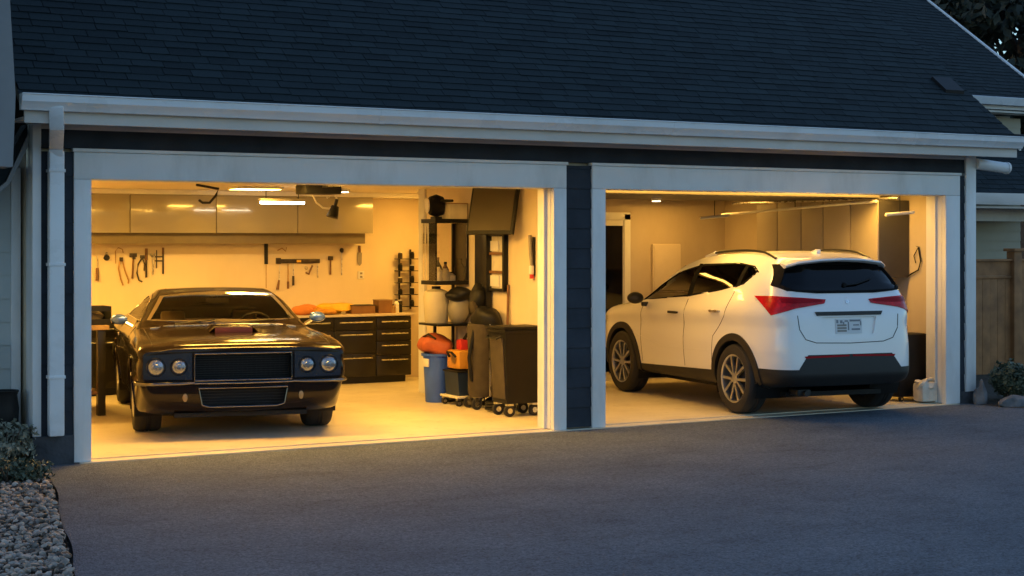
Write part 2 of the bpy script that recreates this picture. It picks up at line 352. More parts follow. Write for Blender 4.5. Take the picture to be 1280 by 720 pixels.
# pebbles
pb = MB()
ico = bmesh.new(); bmesh.ops.create_icosphere(ico, subdivisions=1, radius=1.0)
iv = [v.co.copy() for v in ico.verts]; jf = [tuple(v.index for v in q.verts) for q in ico.faces]; ico.free()
r3 = random.Random(3)
for k in range(8200):
    y = r3.uniform(-6.0, -0.05); x = edge_x(y) - 0.025 - r3.random() ** 1.15 * 2.1
    s_ = r3.uniform(0.012, 0.028); sx, sy, sz = s_ * r3.uniform(.8, 1.4), s_ * r3.uniform(.7, 1.1), s_ * r3.uniform(.5, .85)
    rz = r3.uniform(0, 6.3); c_, n_ = math.cos(rz), math.sin(rz); z0 = r3.uniform(0.004, 0.036)
    tl = r3.uniform(-.4, .4)
    vv = []
    for q in iv:
        j = 1 + r3.uniform(-.13, .13); X, Y, Z = q.x * sx * j, q.y * sy * j, q.z * sz * j
        Z += X * tl; vv.append((x + X * c_ - Y * n_, y + X * n_ + Y * c_, z0 + Z))
    pb._add(vv, jf, None, min(1, max(0, r3.gauss(.5, .27))))
po = struct(pb.build('gravel', GRAV, smooth=50, recalc=False), 'stuff')
po['label'] = 'bed of grey and buff river pebbles beside the driveway'

# ------------------------------------------------------------------ garage
G = thing('garage', 'dark navy double garage with white trim and two open lit bays', 'garage')
def laps(x0, x1, z0, z1, y=0.0, step=0.19, mb=None, back=0.06):
    """courses of lap siding whose lower edges stand proud"""
    b = mb or MB(); z = z0
    while z < z1 - 0.005:
        t = min(z + step, z1)
        b.prism([(y + back, z), (y - 0.016, z), (y - 0.016 + 0.012 * (t - z) / step, t), (y + back, t)], x0, x1, 'x'); z = t
    return b
sd_ = MB()
laps(4.51, 4.80, 0.02, 2.52, mb=sd_); laps(-0.40, -0.14, 0.235, 2.52, mb=sd_); laps(9.59, 9.68, 0.13, 2.52, mb=sd_)
laps(-0.40, 9.68, 2.55, 2.78, mb=sd_)
sd_.build('siding', SIDING, G, smooth=0)
wl = MB()   # wall core behind the siding and the casings
wl.span((-0.46, 0.062, 0.0), (-0.02, 0.25, 2.6)).span((4.39, 0.062, 0.0), (4.93, 0.25, 2.6)).span((9.40, 0.062, 0.0), (9.80, 0.25, 2.6)).span((-0.46, 0.063, 2.32), (9.80, 0.251, 2.9))
wl.build('wall', WALLP, G, smooth=0)
fo = MB(); fo.span((-0.47, -0.045, -0.03), (-0.142, 0.055, 0.235), bev=.008); fo.build('foundation', STONE, G)
fo = MB(); fo.span((9.592, -0.03, -0.03), (9.83, 0.055, 0.13), bev=.008)
fo.build('foundation', STONE, G)
for x0, x1, xi0, xi1 in ((-0.14, 0.0, 0.0, 4.37), (4.80, 4.95, 4.95, 9.38)):
    x2 = xi1; x3 = 4.51 if x0 < 1 else 9.59
    cs = MB()
    cs.span((x0, -0.034, 0.008), (x1, 0.03, 2.30), .004).span((x2, -0.034, 0.008), (x3, 0.03, 2.30), .004)
    cs.span((x0, -0.034, 2.302), (x3, 0.03, 2.52), .004).span((x0 - .012, -0.05, 2.522), (x3 + .012, 0.03, 2.55), .004)
    c = cs.build('door_casing', WHITE_TRIM, G)
    jm = MB()
    jm.span((xi0 - 0.02, 0.032, 0.014), (xi0 + 0.002, 0.27, 2.298)).span((xi1 - 0.002, 0.032, 0.014), (xi1 + 0.02, 0.27, 2.298)).span((xi0, 0.032, 2.298), (xi1, 0.27, 2.318))
    jm.span((xi0, 0.10, 0.014), (xi0 + .03, 0.115, 2.296)).span((xi1 - .03, 0.10, 0.014), (xi1, 0.115, 2.296))
    jm.build('jamb', WHITE_TRIM, c)
cb = MB(); cb.span((-0.47, -0.036, 0.235), (-0.402, 0.05, 2.74), .004).span((-0.47, 0.052, 0.235), (-0.452, 0.2, 2.74), .004)
cb.build('corner_board', WHITE_TRIM, G)
cb = MB(); cb.span((9.682, -0.036, 0.13), (9.83, 0.05, 2.74), .004); cb.build('corner_board', WHITE_TRIM, G)
# interior
ins = MB(); CZ = 2.41
ins.span((-0.42, 5.9, 0), (6.1, 6.05, 2.6))                     # back wall of the left bay
ins.span((-0.46, 0.26, 0), (-0.34, 5.9, 2.6))                   # left wall
ins.span((6.0, 4.3, 0), (6.12, 5.9, 2.6))
ins.build('interior_wall', WALLP, G, smooth=0)
dv = MB(); dv.span((4.915, 0.256, 0), (5.04, 3.90, 2.6)); dv.build('dividing_wall', WALLP, G, smooth=0)
dt = MB(); dt.span((4.90, 3.902, 0.014), (5.055, 3.99, CZ), .004).span((4.885, 3.80, 0.014), (4.913, 3.901, CZ), .003); dt.build('wall_end_trim', WHITE_TRIM, G)
rb = MB(); rb.span((5.2, 4.15, 0), (9.5, 4.29, 2.6)).span((9.5, 0.26, 0), (9.62, 4.3, 2.6)); rb.build('interior_wall', WALLP2, G, smooth=0)
bb = MB(); bb.span((4.903, 0.27, 0.014), (4.914, 3.79, 0.11), .003).span((5.2, 4.136, 0.014), (9.5, 4.149, 0.11), .003); bb.build('baseboard', WHITE_TRIM, G)
ce = MB(); ce.span((-0.4, 0.256, CZ), (4.98, 6.0, CZ + .1)).span((4.983, 3.6, CZ), (6.1, 6.0, CZ + .1)); ce.build('ceiling', CEIL, G, smooth=0)
ce = MB(); ce.span((4.985, 0.256, CZ + .005), (9.6, 3.59, CZ + .1)).span((6.102, 3.592, CZ + .005), (9.6, 4.3, CZ + .1))
for i in range(2): ce.span((5.06, 2.95 + i * .75, CZ - .075), (9.49, 3.0 + i * .75, CZ + .004))
ce.build('ceiling', CEIL2, G, smooth=0)
# roof with real courses of shingle tabs
def shingles(x0, x1, ye, ze, pitch, length, mb, expo=0.11, seed=1, tabw=0.26):
    rr = random.Random(seed); a = math.atan(pitch); ca, sa = math.cos(a), math.sin(a)
    n = int(length / expo); nx = int((x1 - x0) / tabw)
    for i in range(n):
        off = rr.uniform(0, tabw)
        xs = [x0] + sorted(x0 + off + k * tabw + rr.uniform(-.015, .015) for k in range(nx)) + [x1]
        xs = [x for x in xs if x0 <= x <= x1]
        for xa, xb in zip(xs[:-1], xs[1:]):
            if xb - xa < .01: continue
            s0 = i * expo + rr.uniform(-.008, .006); s1 = (i + 1) * expo + .012
            h0 = 0.008 + rr.uniform(0, .005); h1 = 0.002
            def P(s, h): return (ye + s * ca - h * sa, ze + s * sa + h * ca)
            p0, p1, p2 = P(s0, 0), P(s0, h0), P(s1, h1)
            t = min(1, max(0, rr.gauss(.45, .17)))
            g = .003
            mb._add([(xa + g, *p0), (xb - g, *p0), (xb - g, *p1), (xa + g, *p1), (xa + g, *p2), (xb - g, *p2)],
                    [(0, 1, 2, 3), (3, 2, 5, 4), (0, 3, 4), (1, 5, 2)], None, t)
PITCH = 0.77; YE, ZE = -0.46, 2.90
ra = math.atan(PITCH); RL = 7.2
rf = MB(); shingles(-0.66, 10.06, YE, ZE, PITCH, RL, rf)
roof = rf.build('roof', SHINGLE, G, smooth=0, recalc=False)
dk = MB()
e1 = (YE + RL * math.cos(ra), ZE + RL * math.sin(ra))
dk.prism([(YE + .01, ZE - .02), (e1[0], e1[1] - .012), (e1[0], e1[1] - .2), (YE + .01, ZE - .09)], -0.65, 10.05, 'x')
dk.prism([(e1[0], e1[1] - .01), (e1[0] + 5.5, e1[1] - 4.5), (e1[0] + 5.5, e1[1] - 4.6), (e1[0], e1[1] - .2)], -0.65, 10.05, 'x')
dk.build('roof_deck', BLACKP, roof, smooth=0)
gbl = MB(); gbl.prism([(-0.1, 2.78), (6.05, 2.78), (6.05, 3.4), (5.2, 7.0), (4.9, 7.0), (-.1, 3.0)], 9.70, 9.80, 'x'); gbl.build('gable_wall', SIDING, G, smooth=0)
rk = MB()
rk.prism([(YE, ZE - .11), (YE, ZE - .015), (e1[0], e1[1] - .015), (e1[0], e1[1] - .16)], 10.052, 10.075, 'x'); rk.build('rake_board', WHITE_TRIM, G, smooth=0)
vt = MB(); vt.prism([(0.26, 3.44), (0.50, 3.625), (0.47, 3.67), (0.25, 3.50)], 9.66, 9.94, 'x'); vt.build('roof_leaf_patch', BLACKP, roof)  # low dark box standing in for a smudge of leaves
sf = MB(); sf.span((-0.62, -0.40, 2.745), (10.04, 0.06, 2.765)); sf.build('soffit', TAN_TRIM, G, smooth=0)
fa = MB(); fa.span((-0.62, -0.43, 2.715), (10.045, -0.402, 2.90), .003); fa.build('fascia', TAN_TRIM, G)
fa = MB(); fa.span((-0.40, -0.018, 2.70), (9.68, 0.02, 2.744), .003); fa.build('frieze_board', TAN_TRIM, G)
gt = MB(); K = [(-0.432, 2.81), (-0.49, 2.81), (-0.50, 2.835), (-0.535, 2.875), (-0.54, 2.925), (-0.55, 2.93), (-0.548, 2.937), (-0.525, 2.935), (-0.52, 2.88), (-0.485, 2.83), (-0.44, 2.825), (-0.432, 2.93)]
gt.prism(K, -0.655, 10.06, 'x')
for x in (-0.655, 10.06): gt.prism([(-0.432, 2.81), (-0.49, 2.81), (-0.535, 2.875), (-0.545, 2.935), (-0.432, 2.935)], x - .004, x + .004, 'x')
gut = gt.build('gutter', GUTTER, G, smooth=25)
for x in (2.35, 5.4, 8.45):
    sm = MB(); sm.prism([(-0.434, 2.806), (-0.492, 2.806), (-0.503, 2.833), (-0.538, 2.873), (-0.544, 2.925), (-0.536, 2.925), (-0.53, 2.875), (-0.497, 2.838), (-0.488, 2.812), (-0.434, 2.812)], x, x + .05, 'x'); sm.build('gutter_joint', GUTTER, gut, smooth=0)
ds = MB()
def rect_pipe(b, pts, hw, hd):
    for p, q in zip(pts[:-1], pts[1:]):
        p, q = Vector(p), Vector(q); m = (p + q) / 2; L = (q - p).length
        M = Matrix.Translation(m) @ (q - p).to_track_quat('Z', 'Y').to_matrix().to_4x4()
        b.box((0, 0, 0), (hw * 2, hd * 2, L + .03), bev=.012, M=M)
rect_pipe(ds, [(-0.385, -0.47, 2.84), (-0.37, -0.42, 2.70), (-0.305, -0.12, 2.56), (-0.30, -0.10, 2.50)], .055, .045)
ds.span((-0.36, -0.14, 0.24), (-0.24, -0.05, 2.52), .014)
for z in (0.7, 1.6, 2.35): ds.span((-0.366, -0.146, z), (-0.234, -0.035, z + .025), .003)
ds.build('downspout', GUTTER, G)
# elbow of the right hand gutter run, in front of the side wall
ds = MB(); ds.cyl((9.835, -0.02, 2.66), (10.32, -0.02, 2.62), .062, 16).cyl((10.30, -0.02, 2.622), (10.33, -0.02, 2.62), .068, 16); ds.build('gutter_outlet', GUTTER, G)

# ------------------------------------------------------------------ neighbouring wing on the left
W = thing('house_wing', 'pale house wing with corner board beside the garage, left edge', 'house')
up = MB(); laps(-5.0, -0.87, 2.42, 7.0, y=-0.62, mb=up, back=.3); up.span((-5.0, -0.31, 2.42), (-.90, 2.0, 7.0)); up.build('upper_wall', GREYBRD, W, smooth=0)
ub = MB(); ub.prism([(-0.86, 2.36), (-0.755, 2.36), (-0.735, 2.9), (-0.775, 3.6), (-0.90, 7.0), (-1.0, 7.0)], -0.66, -0.30, 'y'); ub.build('corner_board', GREYBRD, W)
lo = MB(); laps(-5.0, -0.50, 0.0, 2.42, y=0.36, mb=lo); lo.span((-5, .422, 0), (-.48, 2, 2.42)); lo.build('lower_wall', WINGSID, W, smooth=0)
lb = MB(); lb.span((-0.56, 0.325, 0.1), (-0.485, 0.40, 2.40), .004); lb.build('corner_board', WHITE_TRIM, W)
br = MB()
br.prism([(-1.7, 1.35), (-0.66, 2.28), (-0.49, 2.66), (-0.49, 2.74), (-0.68, 2.40), (-1.7, 1.47)], 0.05, 0.30, 'y'); br.build('lean_to_roof', SHINGLE, W, smooth=0)
br = MB(); br.prism([(-1.7, 1.29), (-0.635, 2.255), (-0.49, 2.56), (-0.49, 2.655), (-0.66, 2.275), (-1.7, 1.345)], 0.03, 0.28, 'y'); br.build('fascia', GREYBRD, W, smooth=0)

# ------------------------------------------------------------------ neighbour house on the right
H = thing('neighbour_house', 'cream neighbouring house with two dark roof slopes behind the wooden fence', 'house')
hw = MB(); laps(10.6, 16.2, 0.0, 3.75, y=5.3, mb=hw, step=.15, back=.2); hw.span((10.6, 5.51, 0), (16.2, 12, 3.8)); hw.build('wall', CREAMSID, H, smooth=0)
hr = MB(); shingles(10.3, 16.55, 4.95, 4.02, 0.70, 7.5, hr, seed=4); hro = hr.build('roof', SHINGLE, H, smooth=0, recalc=False)
hp = math.atan(.70); q1 = (4.95 + 7.5 * math.cos(hp), 4.02 + 7.5 * math.sin(hp))
hd = MB(); hd.prism([(4.96, 4.0), (q1[0], q1[1] - .012), (q1[0], q1[1] - .2), (4.96, 3.92)], 10.3, 16.54, 'x'); hd.prism([(q1[0], q1[1] - .02), (q1[0] + 6, q1[1] - 4.2), (q1[0] + 6, q1[1] - 4.4), (q1[0], q1[1] - .2)], 10.3, 16.54, 'x'); hd.build('roof_deck', BLACKP, hro, smooth=0)
hb = MB(); hb.prism([(4.92, 3.89), (4.92, 4.035), (q1[0], q1[1] + .03), (q1[0], q1[1] - .14)], 16.552, 16.60, 'x'); hb.build('rake_board', WHITE_TRIM, H, smooth=0)
hf = MB(); hf.span((10.3, 4.90, 3.84), (16.56, 4.945, 4.02), .004).span((10.3, 4.96, 3.80), (16.5, 5.29, 3.83)); hf.build('fascia', WHITE_TRIM, H)
hg = MB(); hg.prism([(4.895, 3.90), (4.80, 3.90), (4.76, 4.01), (4.78, 4.02), (4.895, 4.015)], 10.3, 16.6, 'x'); hg.build('gutter', GUTTER, H)
lr = MB(); shingles(10.3, 16.4, 3.95, 2.50, 0.80, 1.62, lr, seed=6); lro = lr.build('porch_roof', SHINGLE, H, smooth=0, recalc=False)
ld = MB(); ld.prism([(3.96, 2.48), (5.25, 3.50), (5.25, 2.9), (3.96, 2.38)], 10.3, 16.4, 'x'); ld.build('roof_deck', BLACKP, lro, smooth=0)
lf = MB(); lf.span((10.3, 3.90, 2.33), (16.4, 3.945, 2.50), .004).span((10.3, 3.96, 2.28), (16.4, 5.29, 2.31)); lf.build('fascia', TAN_TRIM, H)
lg = MB(); lg.span((10.5, 4.6, 2.10), (16.0, 4.72, 2.279), .004); lg.build('beam', WHITE_TRIM, H)
# ------------------------------------------------------------------ fence
F = thing('wooden_fence', 'brown cedar board fence with a capped top rail right of garage', 'fence')
fb = MB(); rr = random.Random(5); x = 9.9
while x < 17.0:
    w_ = 0.14 + rr.uniform(-.004, .004); fb.span((x, 2.40 + rr.uniform(0, .006), 0.03), (x + w_ - .003, 2.42, 1.30), .003, t=rr.random()); x += w_
fb.build('board_panel', FENCEW, F)
fr = MB(); fr.span((9.9, 2.385, 1.30), (17.0, 2.43, 1.335), .004).span((9.9, 2.40, 1.337), (17.0, 2.42, 1.53)).span((9.9, 2.36, 1.532), (17.0, 2.45, 1.56), .004).span((9.9, 2.421, 0.3), (17.0, 2.46, 0.38), .004); fr.build('rail', FENCEW, F)
for x in (10.5, 12.93, 15.4):
    p = MB(); p.span((x, 2.33, 0), (x + .14, 2.47, 1.66), .006).span((x - .03, 2.30, 1.662), (x + .17, 2.50, 1.70), .008); p.build('post', FENCEW, F)

# ------------------------------------------------------------------ plants
def leaves(mb, c, rad, n, size, seed, shell=0.35, flat=0.0):
    rr = random.Random(seed)
    for k in range(n):
        while True:
            p = Vector((rr.uniform(-1, 1), rr.uniform(-1, 1), rr.uniform(-1, 1)))
            if shell < p.length <= 1: break
        lump = 0.82 + 0.22 * math.sin(p.x * 5 + seed) * math.sin(p.y * 4.3 + seed * 2) + .12 * math.sin(p.z * 7 + seed)
        q = Vector((c[0] + p.x * rad[0] * lump, c[1] + p.y * rad[1] * lump, c[2] + p.z * rad[2] * lump))
        if q.z < 0.015: continue
        s = size * rr.uniform(.6, 1.4)
        d = (p + Vector((rr.uniform(-1, 1), rr.uniform(-1, 1), rr.uniform(-.6, 1.0)))).normalized()
        u = d.cross(Vector((rr.uniform(-1, 1), rr.uniform(-1, 1), rr.uniform(-1, 1)))).normalized(); v = d.cross(u)
        mb._add([q - u * s * .5, q + v * s * .28 + d * s * .06, q + u * s * .5, q - v * s * .28 + d * s * .06], [(0, 1, 2, 3)], None, min(1, max(0, rr.gauss(.45, .25))))
    return mb
def shrub(name, label, c, rad, n, size, m, seed, group=None, lobes=5):
    T = thing(name, label, 'shrub', (c[0], c[1], 0), 0, group); rr = random.Random(seed)
    lf = MB()
    for k in range(lobes):
        a = rr.uniform(0, 6.28); q = rr.uniform(0, .55)
        leaves(lf, (math.cos(a) * rad[0] * q, math.sin(a) * rad[1] * q, rad[2] * rr.uniform(.55, 1.0)), [r_ * rr.uniform(.5, .75) for r_ in rad], n // lobes, size, seed * 10 + k)
    lf.build('foliage', m, T, smooth=0, recalc=False)
    st = MB()
    for k in range(14):
        a = rr.uniform(0, 6.28); q = rr.uniform(.2, .7)
        st.tube([(0, 0, 0), (math.cos(a) * rad[0] * q * .5, math.sin(a) * rad[1] * q * .5, rad[2] * .6), (math.cos(a) * rad[0] * q, math.sin(a) * rad[1] * q, rad[2] * 1.2)], [.01, .007, .003], 5)
    st.build('stem', BARK, T)
    return T
shrub('low_shrub', 'low grey-green shrub at the garage corner, touching the foundation', (-0.72, -0.10, 0), (0.34, 0.34, 0.26), 3200, .045, LEAFG, 11)
shrub('low_shrub', 'dark spreading shrub among the pebbles in front of the foundation shrub', (-0.86, -0.95, 0), (0.36, 0.32, 0.13), 2600, .04, LEAF, 12)
shrub('low_shrub', 'taller grey-green shrub below the pale house wing', (-1.05, 0.0, 0), (0.42, 0.36, 0.27), 3600, .045, LEAFG, 13)
shrub('leafy_shrub', 'dark bushy shrub against the fence, right of the garage corner', (10.12, -0.25, 0), (0.36, 0.34, 0.30), 2600, .06, LEAF, 21)
shrub('leafy_shrub', 'loose leafy shrub with pale leaf tips beside the rocks', (10.45, 0.1, 0), (0.30, 0.30, 0.27), 1800, .07, LEAFG, 22)
for lab, c, rad, sd in (('long dark grey rock edging the planting bed, nearest the garage corner', (9.95, -0.52, .05), (.20, .10, .09), 1),
                        ('rounded grey rock with a pale face at the driveway edge', (10.02, -0.86, .05), (.11, .09, .09), 2),
                        ('small dark wedge rock standing against the white corner board', (9.78, -0.16, .10), (.07, .07, .17), 3)):
    r_ = MB().blob((0, 0, 0), rad, sd, .28, 3).build('rock', ROCK); r_.location = c; tag(r_, lab, 'rock', 'rocks by the right planting bed')
bk = MB(); bk.span((10.36, -0.66, 0.0), (10.66, -0.36, 0.20), .02); o = bk.build('stone_block', PANELG); tag(o, 'pale tan stone block at the right edge beside the shrub', 'block')
# mulch bed on the right
mb_ = MB(); mb_._add([(9.83, 0.3, 0.003), (9.70, -0.05, 0.003), (9.72, -0.55, 0.003), (9.95, -0.9, 0.003), (11, -1.0, 0.003), (40, -1.0, 0.003), (40, 2.5, .003), (9.83, 2.5, .003)], [(7, 6, 5, 4, 3, 2, 1, 0)]); struct(mb_.build('planting_bed', SOIL, smooth=0))
# big trees behind the houses
def tree(label, loc, h, rad, seed, n=5200, lobes=14):
    T = thing('leafy_tree', label, 'tree', loc, 0, 'trees behind the houses'); rr = random.Random(seed)
    tr = MB(); tr.tube([(0, 0, 0), (.1, .05, h * .3), (-.05, .1, h * .6), (0, 0, h * .92)], [.26, .2, .13, .04], 10)
    ctr = []
    for k in range(lobes):
        a = rr.uniform(0, 6.28); q = rr.uniform(.25, .85) * rad; z = h * rr.uniform(.42, .98)
        c = Vector((math.cos(a) * q, math.sin(a) * q, z)); ctr.append(c)
        tr.tube([(0, 0, z * .55), c * .5 + Vector((0, 0, z * .3)), c], [.09, .05, .02], 6)
    tr.build('trunk', BARK, T)
    cr = MB()
    for k, c in enumerate(ctr): leaves(cr, c, [rad * rr.uniform(.3, .5), rad * rr.uniform(.3, .5), rad * rr.uniform(.24, .42)], n // lobes, .26, seed * 20 + k, shell=.1)
    cr.build('crown', LEAFD, T, smooth=0, recalc=False)
tree('dark dense tree behind the right rake of the neighbouring house', (25.2, 13.5, 0), 10.5, 4.2, 31, 16000, 22)
tree('tall dark tree rising over the far ridge, farther back', (24.5, 20, 0), 12.5, 4.6, 32, 16000, 22)
# urn and cabinet against the wing
U = thing('garden_urn', 'rounded black urn by the pale wing wall', 'urn', (-0.66, 0.16, 0))
MB().lathe([(.07, 0), (.09, .02), (.05, .06), (.08, .16), (.12, .34), (.125, .46), (.11, .56), (.125, .60), (.11, .60), (.10, .5), (0, .48)], seg=24).build('pot', BLACKP, U)
U2 = thing('meter_cabinet', 'tall grey utility cabinet on the pale wing wall', 'cabinet', (-0.93, 0.25, 0))
MB().span((-.13, -.08, 0.0), (.13, .09, 1.02), .012).build('body', GREYP, U2); MB().span((-.11, -.092, 0.06), (.11, -.082, .96), .004).build('door', GREYP, U2)
# ------------------------------------------------------------------ lit lamps, with some fill panels added out of view
def ceiling_lamp(label, x, y, m, L=1.1, Wd=.28, rz=0.0, z=CZ):
    T = thing('ceiling_light', label, 'ceiling light', (x, y, z), rz, 'ceiling lights')
    MB().box((0, 0, -.014), (L + .05, Wd + .05, .026), bev=.002).build('frame', WHITEP, T)
    MB().box((0, 0, -.0275), (L, Wd, .003)).build('diffuser', m, T)
    return T
ceiling_lamp('added unseen fill panel just inside the left opening, on the side of the workbench', 1.2, .80, LAMP, 1.2, .28)  # added behind the header to brighten the floor by the opening
ceiling_lamp('added unseen fill panel just inside the left opening, on the side of the clutter', 3.2, .80, LAMP, 1.2, .28)  # second added panel, out of view, for the front floor
ceiling_lamp('lit ceiling panel over the middle of the dark car', 2.1, 2.12, LAMP, 1.2, .30)
ceiling_lamp('added hidden fill panel above the wooden workbench', .35, 4.3, LAMP, .95, .45)  # added where the jamb hides it, to light the back wall
ceiling_lamp('added hidden fill panel in the alcove behind the pale wall end', 5.55, 4.7, LAMP, .45, .26)  # added out of sight past the wall end, lights the back wall
ceiling_lamp('small lit ceiling panel beside the hanging tube lamp', 2.95, 4.2, LAMP, .5, .3)
ceiling_lamp('dim lit ceiling panel over the parked white car', 6.2, 3.6, LAMPR, .9, .22, z=CZ)
ceiling_lamp('dim lit ceiling panel by the tan wall cabinets', 8.4, 3.4, LAMPR, .7, .22, z=CZ)
ceiling_lamp('added unseen fill panel just inside the right opening', 7.15, 0.50, FILLF, 3.9, .16, z=CZ)  # added over the opening, unseen, to brighten the right bay floor
def puck(label, x, y, z):
    T = thing('spotlight', label, 'spotlight', (x, y, z), 0, 'small round spotlights')
    MB().cyl((0, 0, -.03), (0, 0, 0), .06, 16).build('housing', WHITEP, T); MB().cyl((0, 0, -.036), (0, 0, -.031), .048, 16).build('lens', BULB, T)
puck('small lit round spotlight between the opener and the cabinets, left bay', 3.31, 2.5, 2.345)
puck('small lit round spotlight at the top left of the right bay', 6.93, 2.0, 2.283)
# tube lamp hanging before the cabinets
T = thing('tube_light', 'bright tube lamp hanging in front of the glossy wall cabinets', 'tube light', (3.39, 4.5, 2.245))
MB().box((0, 0, .03), (.56, .07, .035), bev=.008).build('housing', GREYP, T); MB().cyl((-.27, 0, 0), (.27, 0, 0), .016, 12).build('tube', TUBE, T)
for x in (-.2, .2): MB().cyl((x, 0, .045), (x, 0, .16), .005, 6).build('hanger', BLACKM, T)
# opener on the left ceiling
T = thing('door_opener', 'black garage door opener box on the left bay ceiling', 'door opener', (2.98, 2.4, 2.33))
MB().box((0, 0, .005), (.40, .30, .105), bev=.02).build('housing', BLACKP, T); MB().span((-.02, -2.1, .02), (.02, -.15, .05)).build('rail', STEEL, T)
MB().span((-.15, -.01, .058), (.15, .01, .08)).build('bracket', STEEL, T)
T = thing('work_lamp', 'hanging work lamp with a coiled pale cord near the cabinets', 'work lamp', (3.75, 4.0, 2.22))
pts = [(-.17 + .0, 0, .18), (-.18, 0, .1), (-.14, 0, .02), (-.06, 0, -.04), (.02, 0, -.05), (.08, 0, -.02), (.11, 0, .05), (.10, 0, .18)]
MB().tube(pts, .011, 8).tube([(-.05, .01, .18), (0, .01, .07), (.05, .01, .10), (.1, .01, .18)], .008, 6).build('cord', WHITEP, T)
MB().cone((.05, -.01, -.15), (.09, -.01, -.02), .07, .045, 16).cyl((.09, -.01, -.02), (.11, -.01, .06), .02, 10).build('lamp_shade', BLACKP, T)
T = thing('ceiling_hook', 'dark bent metal hook hanging from the left bay ceiling', 'hook', (2.16, 3.5, 2.24))
MB().tube([(-.13, 0, .16), (.12, 0, .12), (.09, 0, .05), (.02, 0, -.03), (-.06, 0, -.03), (-.1, 0, 0)], .014, 8).build('hook', BLACKM, T)

# ------------------------------------------------------------------ glossy wall cabinets and worktop of the left bay
T = thing('wall_cabinet', 'long glossy taupe wall cabinet over the tool wall', 'wall cabinet', (0, 0, 0))
MB().span((-.30, 5.52, 1.90), (4.99, 5.88, 2.345)).build('carcass', CABEDGE, T)
for a, b in ((-.30, .84), (.845, 1.88), (1.885, 2.93), (2.935, 3.975), (3.98, 4.995)):
    MB().span((a + .003, 5.498, 1.895), (b - .003, 5.518, 2.35), .003).build('door', CABGLOSS, T)
MB().span((-.30, 5.60, 1.765), (4.93, 5.885, 1.897), .003).build('light_rail', CABEDGE, T)
MB().span((-.33, 5.46, 2.352), (5.95, 5.86, CZ - .001), .006).build('cornice', WHITE_TRIM, T)
T = thing('base_cabinet', 'dark brown base cabinets with steel bar pulls and pale worktop', 'base cabinet', (0, 0, 0))
MB().span((.3, 5.33, .10), (5.44, 5.88, .855)).span((.34, 5.40, .014), (5.40, 5.86, .10)).build('carcass', DARKWOOD, T)
MB().span((.28, 5.285, .856), (5.47, 5.895, .885), .005).build('countertop', PANELG, T)
def pull(b, x0, x1, z, parent): MB().cyl((x0, 5.272, z), (x1, 5.272, z), .009, 8).cyl((x0 + .03, 5.272, z), (x0 + .03, 5.305, z), .006, 6).cyl((x1 - .03, 5.272, z), (x1 - .03, 5.305, z), .006, 6).build('handle', STEEL, parent)
xs = [.30, 1.0, 1.7, 2.4, 3.1, 3.75, 4.38, 4.95, 5.44]
for i in range(8):
    a, b = xs[i] + .004, xs[i + 1] - .004
    zz = [(.105, .355), (.363, .535), (.543, .685), (.693, .835)] if i == 7 else ([(.105, .68), (.688, .835)] if i % 2 else [(.105, .39), (.398, .68), (.688, .835)])
    for z0, z1 in zz:
        dname = 'door' if z1 - z0 > .4 else 'drawer'
        p = MB().span((a, 5.305, z0), (b, 5.328, z1), .004).build(dname, DARKWOOD, T); pull(None, a + .06, b - .06, z1 - .05, p)
# items on the worktop
def ctag(o, l, c): return tag(o, l, c)
r_ = MB().blob((0, 0, .06), (.16, .12, .065), 4, .25, 3).build('cleaning_cloth', mat('orange_cloth', (.62, .22, .05), .85, bump=.5, bscale=14)); r_.location = (4.06, 5.50, .885); ctag(r_, 'crumpled orange cloth on the worktop behind the dark car', 'cloth')
r_ = MB().blob((0, 0, .07), (.24, .13, .075), 8, .3, 3).build('plastic_bag', YELLOW); r_.location = (4.42, 5.5, .885); ctag(r_, 'bright yellow plastic bag on the worktop next to the orange cloth', 'bag')
r_ = MB().blob((0, 0, .04), (.15, .12, .05), 9, .3, 3).build('plastic_bag', AMBERP); r_.location = (4.28, 5.42, .885); ctag(r_, 'flat amber plastic bag in front of the yellow bag', 'bag')
T = thing('cardboard_box', 'long low brown cardboard box on the worktop', 'box', (4.82, 5.5, .885)); MB().box((0, 0, .05), (.32, .2, .10), bev=.004).build('body', BROWNC, T); MB().box((0, 0, .105), (.33, .21, .012), bev=.003).build('lid', CANVAS, T)
T = thing('cardboard_box', 'taller brown cardboard box near the end of the worktop', 'box', (5.13, 5.5, .885)); MB().box((0, 0, .08), (.19, .18, .16), bev=.004).build('body', BROWNC, T); MB().box((0, 0, .165), (.20, .19, .012), bev=.003).build('lid', WOODL, T)
for i, (x, y, h, r0, m, l) in enumerate(((5.30, 5.46, .17, .035, WHITEP, 'white squeeze bottle on the worktop end under the wall rack'), (5.37, 5.52, .13, .04, BLACKP, 'short black jar at the very end of the worktop'), (5.24, 5.42, .11, .03, COPPER, 'small brass coloured can beside the white squeeze bottle'))):
    T = thing('bottle', l, 'bottle', (x, y, .886)); MB().lathe([(r0 * .96, 0), (r0, .01), (r0, h * .7), (r0 * .45, h * .85), (r0 * .45, h * .9), (0, h * .9)], seg=16).build('body', m, T); MB().cyl((0, 0, h * .9), (0, 0, h), r0 * .5, 12).build('cap', BLACKP, T)

